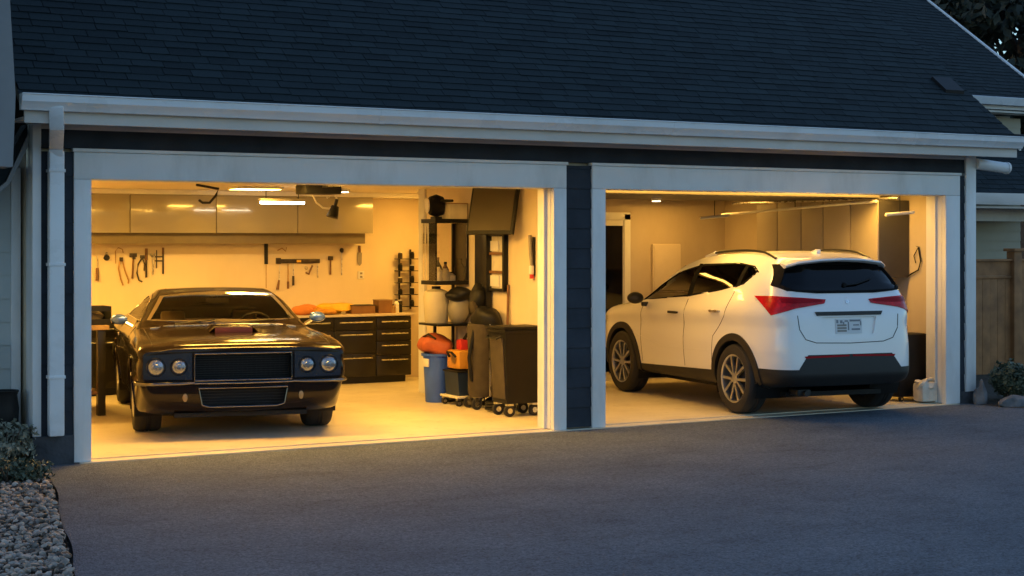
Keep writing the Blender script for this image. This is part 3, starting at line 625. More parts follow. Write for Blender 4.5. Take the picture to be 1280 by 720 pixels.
# ------------------------------------------------------------------ hand tools on the tool wall (back wall y = 5.9)
YW = 5.885
TOOLS = 'hand tools hanging on the tool wall'
def tool(name, label, x, z): return thing(name, label, name.replace('_', ' '), (x, YW, z), 0, TOOLS)
def V(T, name, m, *fn):
    b = MB()
    for f in fn: f(b)
    return b.build(name, m, T)
def bar(x0, z0, x1, z1, r, y=0, r1=None): return lambda b: b.cone((x0, y, z0), (x1, y, z1), r, r if r1 is None else r1, 8)
def blk(x, z, w, h, d=.03, y=0): return lambda b: b.box((x, y, z), (w, d, h), bev=.004)
def path(pts, r, y=0): return lambda b: b.tube([(p[0], y, p[1]) for p in pts], r, 7)
def ring(x, z, rad, r, y=0): return lambda b: b.tube([(x + rad * math.cos(k * .3927), y, z + rad * math.sin(k * .3927)) for k in range(16)], r, 6, closed=True)
t = tool('screwdriver', 'long screwdriver hanging blade up at the left end of the tool wall', 1.60, 1.50); V(t, 'blade', STEEL, bar(0, -.02, 0, .13, .006)); V(t, 'handle', WOODM, bar(0, -.17, 0, -.02, .022, 0, .016))
t = tool('tape_measure', 'small round dark tape measure hanging among the left tools', 1.71, 1.60); V(t, 'body', BLACKP, lambda b: b.cyl((0, -.02, 0), (0, .012, 0), .034, 16)); V(t, 'hook', STEEL, ring(0, .05, .014, .004))
t = tool('wire_loop', 'thin brass wire loop above the curved pliers', 1.86, 1.63); V(t, 'wire', COPPER, path([(-.04, -.1), (-.045, .05), (-.01, .09), (.04, .07), (.05, .03)], .006))
t = tool('pliers', 'brass handled pliers with long curved open handles', 1.90, 1.45); V(t, 'handle', COPPER, path([(-.03, .12), (-.045, .02), (-.02, -.10), (.01, -.18)], .009), path([(.0, .12), (.03, .0), (.075, -.12), (.07, -.16)], .009)); V(t, 'jaw', IRON, blk(-.015, .13, .04, .05))
t = tool('claw_hammer', 'claw hammer with a dark head and pale handle, left group', 2.02, 1.55); V(t, 'head', IRON, blk(.01, .08, .085, .045), bar(.02, .03, .02, .10, .02)); V(t, 'handle', WOODM, bar(.0, -.20, .015, .06, .012))
t = tool('pincers', 'curved pincers with a round head beside the claw hammer', 2.12, 1.5); V(t, 'handle', IRON, path([(.02, .1), (-.03, .02), (-.045, -.08), (-.02, -.17), (.02, -.19)], .010), path([(.02, .1), (.05, .02), (.045, -.06)], .008)); V(t, 'jaw', IRON, blk(.02, .11, .05, .04))
t = tool('wood_chisel', 'long dark chisel hanging above the adjustable wrench', 2.19, 1.55); V(t, 'blade', IRON, bar(0, -.19, 0, .02, .012)); V(t, 'handle', WOODM, bar(0, .02, 0, .16, .018))
t = tool('open_spanner', 'slim open ended spanner with a forked top', 2.27, 1.55); V(t, 'shank', STEEL, bar(0, -.16, 0, .06, .010)); V(t, 'jaw', STEEL, bar(0, .05, -.03, .10, .012), bar(0, .05, .03, .10, .012))
t = tool('square_ruler', 'small steel try square with two cross bars', 2.335, 1.58); V(t, 'blade', IRON, blk(-.02, .0, .012, .22, .012), blk(.01, .03, .10, .016, .012), blk(.01, -.02, .10, .016, .012))
t = tool('flat_file', 'flat dark file at the right end of the left tool group', 2.395, 1.55); V(t, 'blade', IRON, blk(0, -.03, .022, .24, .01)); V(t, 'handle', WOODM, bar(0, .09, 0, .17, .014))
t = tool('paint_brush', 'wide dark brush with a thick black handle, left of the level', 3.71, 1.63); V(t, 'handle', BLACKP, bar(0, -.12, 0, .10, .024)); V(t, 'tip', BLACKM, bar(0, .1, 0, .14, .026)); V(t, 'wire', COPPER, bar(0, -.42, 0, -.13, .005))
t = tool('spirit_level', 'long dark spirit level mounted across the tool wall', 4.14, 1.545); V(t, 'body', IRON, blk(0, 0, .57, .055, .03), blk(-.27, .005, .06, .075, .034)); V(t, 'vial', YELLOW, blk(.0, .0, .06, .03, .036))
t = tool('nail_puller', 'thin brass coloured hook bar hanging above the level, on its left', 3.92, 1.66); V(t, 'bar', COPPER, path([(-.06, .02), (.0, .05), (.05, .01), (.06, .06)], .007))
t = tool('awl', 'thin awl with a wooden grip hanging under the left end of the level', 3.88, 1.33); V(t, 'blade', STEEL, bar(0, -.02, .01, .17, .005)); V(t, 'handle', WOODM, bar(-.02, -.14, 0, -.02, .02, 0, .012))
t = tool('scraper', 'narrow scraper hanging second under the level', 4.0, 1.35); V(t, 'blade', COPPER, bar(0, -.14, 0, .16, .008)); V(t, 'handle', WOODM, bar(0, -.15, 0, -.06, .015))
t = tool('cold_chisel', 'thick dark chisel hanging under the middle of the level', 4.07, 1.36); V(t, 'blade', STEEL, bar(0, .0, 0, .16, .006)); V(t, 'handle', IRON, bar(0, -.12, 0, .0, .016))
t = tool('utility_knife', 'small curved knife hung under the right half of the level', 4.28, 1.43); V(t, 'handle', WOODM, path([(-.04, -.03), (-.0, -.05), (.02, .0), (.05, .06)], .012)); V(t, 'ring', STEEL, ring(-.035, .03, .02, .004))
t = tool('steel_rule', 'thin steel rule under the right end of the level', 4.40, 1.40); V(t, 'blade', STEEL, blk(0, .02, .012, .18, .006))
t = tool('mallet', 'small mallet with a round dark head right of the level', 4.575, 1.56); V(t, 'head', IRON, blk(0, .02, .055, .05, .05)); V(t, 'handle', WOODM, bar(0, -.19, 0, 0, .012))
t = tool('ball_screwdriver', 'long screwdriver with a ball shaped dark grip at the top', 4.73, 1.62); V(t, 'handle', IRON, lambda b: b.blob((0, 0, .06), (.028, .026, .032), 2, .1)); V(t, 'blade', STEEL, bar(0, -.26, 0, .04, .006))
t = tool('trowel', 'dull grey trowel hanging blade down above the white socket', 4.98, 1.60); V(t, 'handle', WOODM, bar(0, .05, 0, .14, .018)); V(t, 'blade', GREYP, lambda b: b.prism([(-.03, .05), (.03, .05), (.026, -.09), (0, -.12), (-.026, -.09)], -.006, .006, 'y'))
T = thing('power_socket', 'white power socket on the tool wall below the trowel', 'socket', (5.0, YW, 1.36)); MB().box((0, .004, 0), (.085, .012, .10), bev=.004).build('plate', WHITEP, T); MB().box((0, -.004, .022), (.03, .008, .025)).build('outlet', GREYP, T); MB().box((0, -.004, -.022), (.03, .008, .025)).build('outlet', GREYP, T)
# wall rack of small jars near the corner
T = thing('jar_rack', 'narrow wall rack with five tiers of pegs near the white trim', 'rack', (5.62, 5.86, 1.25))
MB().span((-.10, -.012, -.34), (-.08, .012, .32), .003).span((.06, -.012, -.34), (.08, .012, .44), .003).build('upright', BLACKM, T)
for k in range(5): MB().span((-.16, -.09, -.31 + k * .155), (.14, .0, -.30 + k * .155)).build('shelf', BLACKM, T)
jr = random.Random(9)
jl = ['lowest', 'second', 'middle', 'fourth', 'top']
for k in range(5):
    for s_ in (0, 1):
        o = thing('jar', f'{"dark" if (k + s_) % 2 else "pale topped"} jar on the {jl[k]} tier of the narrow wall rack, {"corner side" if s_ else "cabinet side"}', 'jar', (5.62 + (-.10 if not s_ else .07), 5.81, 1.25 - .299 + k * .155), 0, 'jars on the wall rack')
        h = jr.uniform(.07, .10); MB().lathe([(.026, 0), (.03, .006), (.03, h * .75), (.02, h * .85), (0, h * .85)], seg=12).build('body', BLACKP if s_ or k % 2 else CANVAS, o); MB().cyl((0, 0, h * .85), (0, 0, h), .024, 10).build('lid', WHITEP if (k + s_) % 2 == 0 else IRON, o)

# bench and tool box behind the car, left edge of the bay
T = thing('workbench', 'brown wooden workbench half hidden behind the left door casing', 'workbench', (.52, 3.75, 0))
MB().box((0, 0, .915), (1.0, 1.1, .045), bev=.005).build('top', WOODL, T)
for x in (-.43, .43):
    for y in (-.48, .48): MB().box((x, y, .455), (.08, .08, .87), bev=.004).build('leg', DARKWOOD, T)
MB().box((0, 0, .25), (.9, 1.0, .03)).build('shelf', WOODM, T)
T = thing('tool_crate', 'dark open crate on the end of the wooden workbench', 'crate', (.90, 3.45, .939))
MB().span((-.17, -.14, 0), (.17, .14, .02)).span((-.17, -.14, .02), (-.155, .14, .19)).span((.155, -.14, .02), (.17, .14, .19)).span((-.154, .125, .02), (.154, .14, .19)).span((-.154, -.14, .02), (.154, -.125, .06)).span((-.154, -.14, .14), (.154, -.125, .19)).build('body', BLACKP, T)
MB().blob((0, 0, .09), (.12, .1, .07), 3, .3).build('contents', CANVAS, T)
# ------------------------------------------------------------------ clutter by the dividing wall
def at(name, label, cat, x, y, z=0.014, rz=0.0, group=None): return thing(name, label, cat, (x, y, z), rz, group)
# tall shelf unit
T = at('shelf_unit', 'tall dark shelf unit with a glass fronted upper case', 'shelf unit', 4.70, 2.90)
MB().span((.13, -.73, 0), (.20, -.46, 2.37), .006).build('post', BLACKM, T)
for x in (.16,): MB().span((x, .13, 0), (x + .03, .16, 1.98), .004).build('leg', BLACKM, T)
for z in (1.30, 1.985): MB().span((-.21, -.18, z), (.205, .18, z + .045), .004).build('shelf', BLACKP, T)
for x in (-.205, .185): MB().span((x, -.175, 1.347), (x + .018, .175, 1.983)).build('case_side', CASEGL if x < 0 else BLACKP, T)
MB().span((-.185, -.17, 1.349), (.183, -.165, 1.981)).build('case_glass', CASEGL, T)
r4 = random.Random(4)
lab = [('cream bottle standing front left in the glass case', WHITEP, .05, .19), ('pale jug in the middle of the glass case', PAPER, .06, .17), ('small white tub in the glass case', WHITEP, .055, .11), ('tall dark canister at the far back of the glass case', CANVAS, .05, .27), ('tall dark pointed bottle at the near end of the glass case', BLACKP, .065, .26), ('squat cream tub by the dark bottle in the glass case', PAPER, .06, .10), ('brown flask behind the pale jug in the glass case', WOODM, .04, .22)]
for i, (l, m, r0, h) in enumerate(lab):
    x = 4.565 + (0, .085, .16, .09, .265, .21, .19)[i]; y = (2.80 if i != 5 else 2.90) if i not in (3, 6) else 3.0
    o = at('bottle', l, 'bottle', x, y, 1.346); MB().lathe([(r0 * .95, 0), (r0, .01), (r0, h * .6), (r0 * .4, h * .82), (r0 * .4, h * .88), (0, h * .88)], seg=16).build('body', m, o); MB().cyl((0, 0, h * .88), (0, 0, h), r0 * .45, 10).build('cap', WOODM if i % 2 else BLACKP, o)
T = at('carton', 'pale carton on top of the glass fronted case', 'box', 4.78, 2.88, 2.031); MB().box((0, 0, .09), (.22, .30, .18), bev=.004).build('body', PAPER, T); MB().box((0, 0, .184), (.23, .31, .01)).build('lid', WOODL, T)
T = at('handheld_vacuum', 'dark handheld vacuum with a pale front on the glass case, beside the carton', 'vacuum', 4.58, 2.88, 2.031)
MB().lathe([(.0, -.09), (.06, -.08), (.075, 0), (.06, .08), (0, .09)], Matrix.Translation((0, 0, .16)) @ Matrix.Rotation(R(90), 4, 'Y') @ Matrix.Scale(1.7, 4, (1, 0, 0)), 18).build('body', BLACKP, T)
MB().lathe([(0, 0), (.045, .0), (.05, .02), (0, .03)], Matrix.Translation((-.1, 0, .16)) @ Matrix.Rotation(R(-90), 4, 'Y') @ Matrix.Scale(1.7, 4, (1, 0, 0)), 16).build('filter', WHITEP, T)
MB().tube([(.03, -.02, .2), (.05, -.15, .21), (.05, -.3, .21)], [.025, .02, .015], 8).build('nozzle', BLACKP, T); MB().box((0, 0, .02), (.09, .12, .04), bev=.01).build('base', BLACKP, T)
# lower shelf goods
T = at('poly_tank', 'rounded beige plastic tank on the shelf unit lower shelf', 'tank', 4.60, 2.92, .876)
MB().lathe([(0, 0), (.11, .0), (.13, .03), (.145, .30), (.13, .36), (.06, .39), (0, .39)], seg=24).build('body', BEIGEP, T); MB().cyl((0, 0, .39), (0, 0, .42), .05, 14).build('cap', BLACKP, T)
T = at('helmet', 'grey helmet shaped hood with a black top on the lower shelf beside the tank', 'helmet', 4.795, 2.74, .876)
MB().blob((0, 0, .17), (.125, .12, .17), 6, .1, 3).build('shell', GREYP, T); MB().blob((-.01, -.02, .33), (.15, .15, .085), 7, .15, 3).build('visor', BLACKP, T)
T = at('lower_rack', 'dark low steel rack carrying the tank and the helmet', 'rack', 4.66, 2.86)
MB().span((-.20, -.26, .85), (.24, .22, .875), .004).span((-.02, .19, 0), (.01, .22, .85), .003).span((.21, .19, 0), (.24, .22, .85), .003).span((.21, -.26, 0), (.24, -.23, .85), .003).span((-.02, .195, .42), (.24, .215, .44), .003).build('frame', BLACKM, T)
T = at('sports_bag', 'orange red nylon bag slumped over the blue bin', 'bag', 4.59, 2.88, .53, R(8))
MB().blob((0, 0, .10), (.17, .21, .12), 12, .22, 3).build('body', ORANGE, T); MB().tube([(-.1, -.12, .19), (-.13, -.02, .24), (-.1, .12, .2)], .012, 8).build('strap', BLACKP, T)
T = at('gas_can', 'small red plastic can beside the orange bag', 'can', 4.72, 2.50, .605)
MB().box((0, 0, .06), (.12, .13, .12), bev=.03).build('body', REDP, T); MB().cone((0, -.03, .12), (0, -.09, .18), .022, .014, 10).build('spout', BLACKP, T)
def bin_thing(name, label, x, y, w, h, m, hasrim=True):
    T = at(name, label, 'bin', x, y); MB().lathe([(w * .80, 0), (w * .83, .01), (w, h - .03), (w + .02, h - .028), (w + .022, h), (w - .012, h), (w * .8, .03), (0, .03)], seg=26).build('body', m, T)
    return T
T = bin_thing('waste_bin', 'blue plastic waste bin on the floor under the orange bag', 4.59, 2.88, .155, .54, BLUEP); MB().box((-.148, -.03, .44), (.02, .12, .09), bev=.008).build('label_plate', WHITEP, T)
T = at('tool_caddy', 'amber plastic tool caddy stacked on the navy tub', 'caddy', 4.70, 2.46, .40)
MB().box((0, 0, .11), (.25, .30, .20), bev=.025).build('body', AMBERP, T); MB().tube([(-.13, -.08, .14), (-.17, -.05, .19), (-.17, .05, .19), (-.13, .08, .14)], .013, 8).build('handle', BLACKP, T); MB().cyl((-.127, -.04, .12), (-.14, -.04, .12), .05, 16).build('latch', COPPER, T)
T = at('storage_tub', 'navy plastic tub under the amber caddy, on a low dolly', 'tub', 4.70, 2.46, .125)
MB().prism([(-.13, 0), (.13, 0), (.15, .25), (-.15, .25)], -.16, .16, 'y').build('body', NAVYP, T); MB().box((0, 0, .26), (.33, .35, .02), bev=.006).build('lid', BLACKP, T)
def wheels_small(T, pts, r=.045):
    for x, y in pts:
        wv = MB().cyl((x, y - .014, r), (x, y + .014, r), r, 16).build('caster', RUBBER, T); MB().cyl((x, y - .018, r), (x, y + .018, r), r * .5, 10).box((x, y, r + .045), (.05, .045, .03)).build('fork', STEEL, wv)
T = at('dolly', 'low platform dolly on four casters under the navy tub', 'dolly', 4.70, 2.46); MB().box((0, 0, .098), (.36, .42, .022), bev=.005).build('platform', PAPER, T); wheels_small(T, [(-.14, -.17), (.14, -.17), (-.14, .17), (.14, .17)], .036)
# golf bag like tall canvas bag
T = at('golf_bag', 'tall brown black bag standing on a trolley by the wall', 'bag', 4.70, 2.02)
MB().lathe([(0, .13), (.14, .13), (.155, .18), (.15, .55), (.165, .86), (.155, .90), (0, .91)], seg=22).build('body', CANVAS, T)
MB().blob((.04, -.02, .93), (.16, .19, .17), 15, .16, 3).build('hood', BLACKP, T)
MB().tube([(-.13, -.06, .85), (-.19, -.06, .55), (-.15, -.04, .3)], .02, 8).build('strap', BLACKP, T)
MB().tube([(-.05, -.1, .1), (0, -.18, .14), (0, -.18, .95)], .012, 8).build('trolley_frame', STEEL, T); wheels_small(T, [(-.13, -.12), (.13, -.12), (-.1, .12)], .06)
# black rolling cart with a wooden top
T = at('wheeled_bin', 'large black wheeled bin with a flat lid nearest the opening', 'bin', 4.66, 1.24)
cb_ = MB(); q0, q1 = [(-.17, -.15), (.20, -.15), (.20, .15), (-.17, .15)], [(-.215, -.185), (.235, -.185), (.235, .185), (-.215, .185)]
cb_._add([(x, y, .135) for x, y in q0] + [(x, y, .89) for x, y in q1], [(3, 2, 1, 0), (4, 5, 6, 7)] + [(k, (k + 1) % 4, 4 + (k + 1) % 4, 4 + k) for k in range(4)])
cb_.span((-.225, -.195, .85), (.245, .195, .889), .006).build('body', BLACKP, T)
MB().span((-.24, -.21, .892), (.255, .21, .918), .008).build('lid', BLACKP, T)
Mp = Matrix.Rotation(R(-3.4), 4, 'Y')
MB().box((-.215 + .03, 0, .5), (.012, .27, .62), bev=.004, M=Matrix.Translation((-.012, 0, 0)) @ Matrix.Translation((0, 0, .5)) @ Mp @ Matrix.Translation((0, 0, -.5))).build('side_panel', CANVAS, T)
MB().tube([(-.235, -.13, .82), (-.27, -.11, .80), (-.27, .11, .80), (-.235, .13, .82)], .012, 8).build('handle', BLACKP, T)
for (x, y) in ((-.13, -.12), (.16, -.12), (-.13, .12), (.16, .12)):
    wv = MB().cyl((x, y - .018, .062), (x, y + .018, .062), .06, 18).build('wheel', RUBBER, T); MB().cyl((x, y - .022, .062), (x, y + .022, .062), .028, 12).box((x, y, .125), (.07, .06, .02)).build('hub', STEEL, wv)
# more dark clutter around the shelf
T = at('backpack', 'black backpack slung on the tall post behind the helmet', 'backpack', 4.80, 2.30, 1.0)
MB().blob((0, 0, .14), (.10, .12, .19), 31, .2, 3).build('body', BLACKP, T); MB().blob((-.07, -.03, .08), (.05, .08, .09), 32, .15, 2).build('pocket', CANVAS, T); MB().tube([(.03, -.06, .3), (.05, -.02, .42), (.05, .05, .42), (.03, .07, .3)], .012, 8).build('strap', BLACKP, T)
T = at('storage_crate', 'dark slatted crate on the floor between the bin and the wall', 'crate', 4.80, 2.92)
cr_ = MB().span((-.12, -.17, 0), (.10, .17, .03))
for z in (.05, .16, .27, .38): cr_.span((-.12, -.17, z), (.10, -.155, z + .08)).span((-.12, -.154, z), (-.105, .17, z + .08))
cr_.build('body', BLACKP, T); MB().blob((0, 0, .4), (.1, .14, .09), 33, .3, 3).build('contents', CANVAS, T)
T = at('push_broom', 'push broom leaning on the dividing wall beside the tall bag', 'broom', 4.84, 1.74)
MB().tube([(0, 0, .07), (.055, .06, 1.32)], .014, 8).build('handle', WOODM, T); MB().box((0, 0, .075), (.07, .26, .05), bev=.008).build('head', CANVAS, T); MB().box((0, 0, .027), (.05, .24, .05)).build('bristles', BLACKP, T)
T = at('coiled_hose', 'loose black hose coiled on the floor behind the wheeled bin', 'hose', 4.70, 1.62)
MB().tube([(.15 * math.cos(k * .45), .15 * math.sin(k * .45), .02 + k * .0022) for k in range(42)], .014, 8).build('hose', BLACKP, T)
# flat screen folded down from the wall
T = at('television', 'flat television tilted down on a wall bracket above the clutter', 'television', 4.68, 1.74, 2.12, 0)
Mt = Matrix.Rotation(R(28), 4, 'Z') @ Matrix.Rotation(R(14), 4, 'Y')
MB().box((0, 0, 0), (.045, .58, .52), bev=.008, M=Mt).build('body', BLACKP, T); MB().box((-.026, 0, .005), (.006, .525, .45), M=Mt).build('screen', SCREEN, T)
MB().box((.12, .02, .04), (.2, .09, .06)).box((.215, .02, .04), (.02, .2, .25)).build('bracket', BLACKM, T)
# wall objects on the dividing wall
T = at('wall_frame', 'dark framed board with two shelves of pale cards on the dividing wall', 'frame', 4.908, 2.10, 1.55)
MB().span((-.05, -.27, -.29), (.004, -.23, .33), .003).span((-.05, .23, -.29), (.004, .26, .33), .003).span((-.05, -.229, -.29), (.004, .229, -.26), .003).span((-.05, -.229, .30), (.004, .229, .33), .003).build('frame', BLACKP, T)
MB().span((-.012, -.229, -.259), (.002, .229, .299)).build('backing', PAPER, T)
for z in (-.1, .1): MB().span((-.045, -.228, z), (-.014, .228, z + .03)).build('shelf', WOODM, T)
MB().span((-.03, -.12, -.24), (-.014, .12, -.12)).span((-.03, -.1, .14), (-.014, .12, .25)).build('card', WHITEP, T)
T = at('spray_gun', 'grey spray wand with a red tip hanging on the dividing wall', 'spray wand', 4.885, 1.30, 1.62)
MB().tube([(0, .02, .24), (0, .0, .05), (0, -.02, -.08)], [.018, .022, .018], 10).build('wand', GREYP, T); MB().box((0, -.02, -.12), (.05, .05, .09), bev=.012).build('trigger', WHITEP, T); MB().cyl((0, -.02, -.21), (0, -.02, -.165), .024, 12).build('tip', REDP, T); MB().span((.01, -.05, -.18), (.022, -.01, .22)).build('holder', BLACKP, T)
# ------------------------------------------------------------------ right bay
T = thing('interior_door', 'dark glass interior door in a pale casing, left of the white car', 'door', (7.42, 4.15, .014))
MB().span((-.46, -.02, 0), (.46, .0, 2.05)).build('slab', WHITEP, T)
MB().span((-.40, -.032, .12), (.44, -.022, 1.98)).build('pane', DOORGL, T); MB().span((-.40, -.0215, .12), (.44, -.0205, 1.98)).build('pane_backing', BLACKP, T)
MB().span((-.56, -.035, 0), (-.465, .0, 2.13), .004).span((.465, -.035, 0), (.56, .0, 2.13), .004).span((-.56, -.035, 2.055), (.56, .0, 2.15), .004).build('casing', WHITE_TRIM, T)
MB().cyl((.38, -.06, .95), (.38, -.03, .95), .025, 12).build('handle', STEEL, T)
T = thing('electrical_box', 'plain beige electrical box on the rear wall behind the white car', 'panel', (8.54, 4.13, 1.3)); MB().box((0, 0, 0), (.44, .05, .92), bev=.015).build('body', PANELG, T); MB().box((0, -.028, 0), (.40, .008, .88), bev=.003).build('cover', PANELG, T)
T = thing('wall_cabinet_row', 'row of tan wall cabinets with dark end panel on the right wall', 'wall cabinet', (0, 0, 0))
MB().span((9.05, .66, 1.39), (9.49, 2.86, 2.26)).build('carcass', CABDARK, T)
for a, b in ((.66, 1.12), (1.125, 1.60), (1.605, 2.0), (2.005, 2.45), (2.455, 2.86)):
    MB().span((9.025, a + .006, 1.392), (9.046, b - .006, 2.258), .004).build('door', CABTAN, T)
for y in (1.122, 1.602, 2.002, 2.452): MB().span((9.040, y - .006, 1.392), (9.0485, y + .006, 2.258)).build('edge_strip', PAPER, T)
T = thing('overhead_door', 'sectional garage door rolled up under the right bay ceiling', 'garage door', (0, 0, 0))
for k in range(4): MB().span((5.0, .62 + k * .49, 2.285), (9.02, 1.10 + k * .49, 2.32), .006).build('panel', CABDARK, T)
for x in (5.0, 8.98): MB().span((x, .3, 2.262), (x + .03, 3.3, 2.283), .002).build('track', STEEL, T)
MB().cyl((5.0, .40, 2.36), (9.3, .40, 2.36), .022, 12).build('torsion_bar', STEEL, T)
def lbar(name, label, p, q, r=.018):
    T = thing(name, label, 'metal bar', (0, 0, 0), 0, 'pale bars hanging in the right bay'); MB().tube([p, q], r, 8).build('bar', WHITEP, T)
    m = (Vector(p) + Vector(q)) / 2
    MB().cyl(m, (m.x, m.y, CZ - .002), .006, 6).build('hanger', BLACKM, T)
lbar('hanging_bar', 'short pale bar hanging near the rear wall over the white car', (8.05, 2.7, 2.07), (8.40, 2.6, 2.11))
lbar('hanging_bar', 'long pale bar running forward along the tan cabinet tops', (8.75, 3.2, 2.13), (8.97, .62, 2.245), .016)
lbar('hanging_bar', 'short pale bar by the right wall near the opening', (8.92, .42, 2.09), (9.28, .36, 2.12))
T = thing('hanging_cable', 'dark cable looped on hooks on the right wall', 'cable', (9.49, .52, 1.55))
MB().tube([(-.01, -.02, .18), (-.012, -.06, .02), (-.012, -.02, -.08), (-.012, .08, -.12), (-.012, .16, -.16)], .009, 7).tube([(-.01, -.02, .18), (-.012, .05, .08), (-.012, .02, .0)], .006, 6).build('cord', BLACKP, T); MB().cyl((0, -.02, .18), (-.04, -.02, .19), .008, 8).build('hook', STEEL, T)
T = at('suitcase', 'black upright suitcase with a pull handle by the right opening', 'suitcase', 9.25, .46, .014, R(4))
MB().box((0, 0, .40), (.46, .26, .70), bev=.035).build('body', BLACKP, T); MB().tube([(-.1, .04, .74), (-.1, .04, .82), (-.02, .04, .82), (-.02, .04, .74)], .012, 8).build('handle', BLACKM, T); wheels_small(T, [(-.16, -.08), (.16, -.08)], .03)
T = at('sack', 'lumpy white sack slumped in front of the black suitcase', 'sack', 9.25, .15)
MB().box((0, 0, .12), (.24, .17, .22), bev=.05).blob((-.03, 0, .2), (.11, .08, .07), 22, .3, 3).build('body', SACKW, T); MB().blob((.06, 0, .255), (.05, .04, .025), 23, .25, 2).build('neck', SACKW, T)
# ------------------------------------------------------------------ car bodies
import numpy as np
def pchip(t, Vv, ts):
    t = np.asarray(t, float); Vv = np.asarray(Vv, float); n = len(t)
    h = np.diff(t)[:, None]; dl = np.diff(Vv, axis=0) / h
    m = np.zeros_like(Vv)
    for i in range(1, n - 1):
        a, b = dl[i - 1], dl[i]; w1 = 2 * h[i] + h[i - 1]; w2 = h[i] + 2 * h[i - 1]
        with np.errstate(divide='ignore', invalid='ignore'):
            v = (w1 + w2) / (w1 / a + w2 / b)
        m[i] = np.where(a * b > 0, np.nan_to_num(v), 0)
    m[0] = dl[0]; m[-1] = dl[-1]
    out = []
    for x in ts:
        i = min(max(np.searchsorted(t, x) - 1, 0), n - 2); H = t[i + 1] - t[i]; s = (x - t[i]) / H
        out.append((2*s**3-3*s**2+1)*Vv[i] + (s**3-2*s**2+s)*H*m[i] + (-2*s**3+3*s**2)*Vv[i+1] + (s**3-s**2)*H*m[i+1])
    return np.array(out)
def dense(net, si, sj):
    net = np.array(net, float); I, J, _ = net.shape
    out = []
    def steps(t, s):
        r = []
        for a, b in zip(t[:-1], t[1:]):
            k = max(1, int(round((b - a) / s))); r += [a + (b - a) * q / k for q in range(k)]
        return r + [t[-1]]
    ti = np.concatenate([[0], np.cumsum(np.maximum(1e-3, np.linalg.norm(np.diff(net, axis=0), axis=2).mean(1)))])
    ts = steps(list(ti), si)
    cols = np.stack([pchip(ti, net[:, j], ts) for j in range(J)], 1)
    tj = np.concatenate([[0], np.cumsum(np.maximum(1e-3, np.linalg.norm(np.diff(net, axis=1), axis=2).mean(0)))])
    tq = steps(list(tj), sj)
    return np.stack([pchip(tj, cols[i], tq) for i in range(cols.shape[0])], 0)
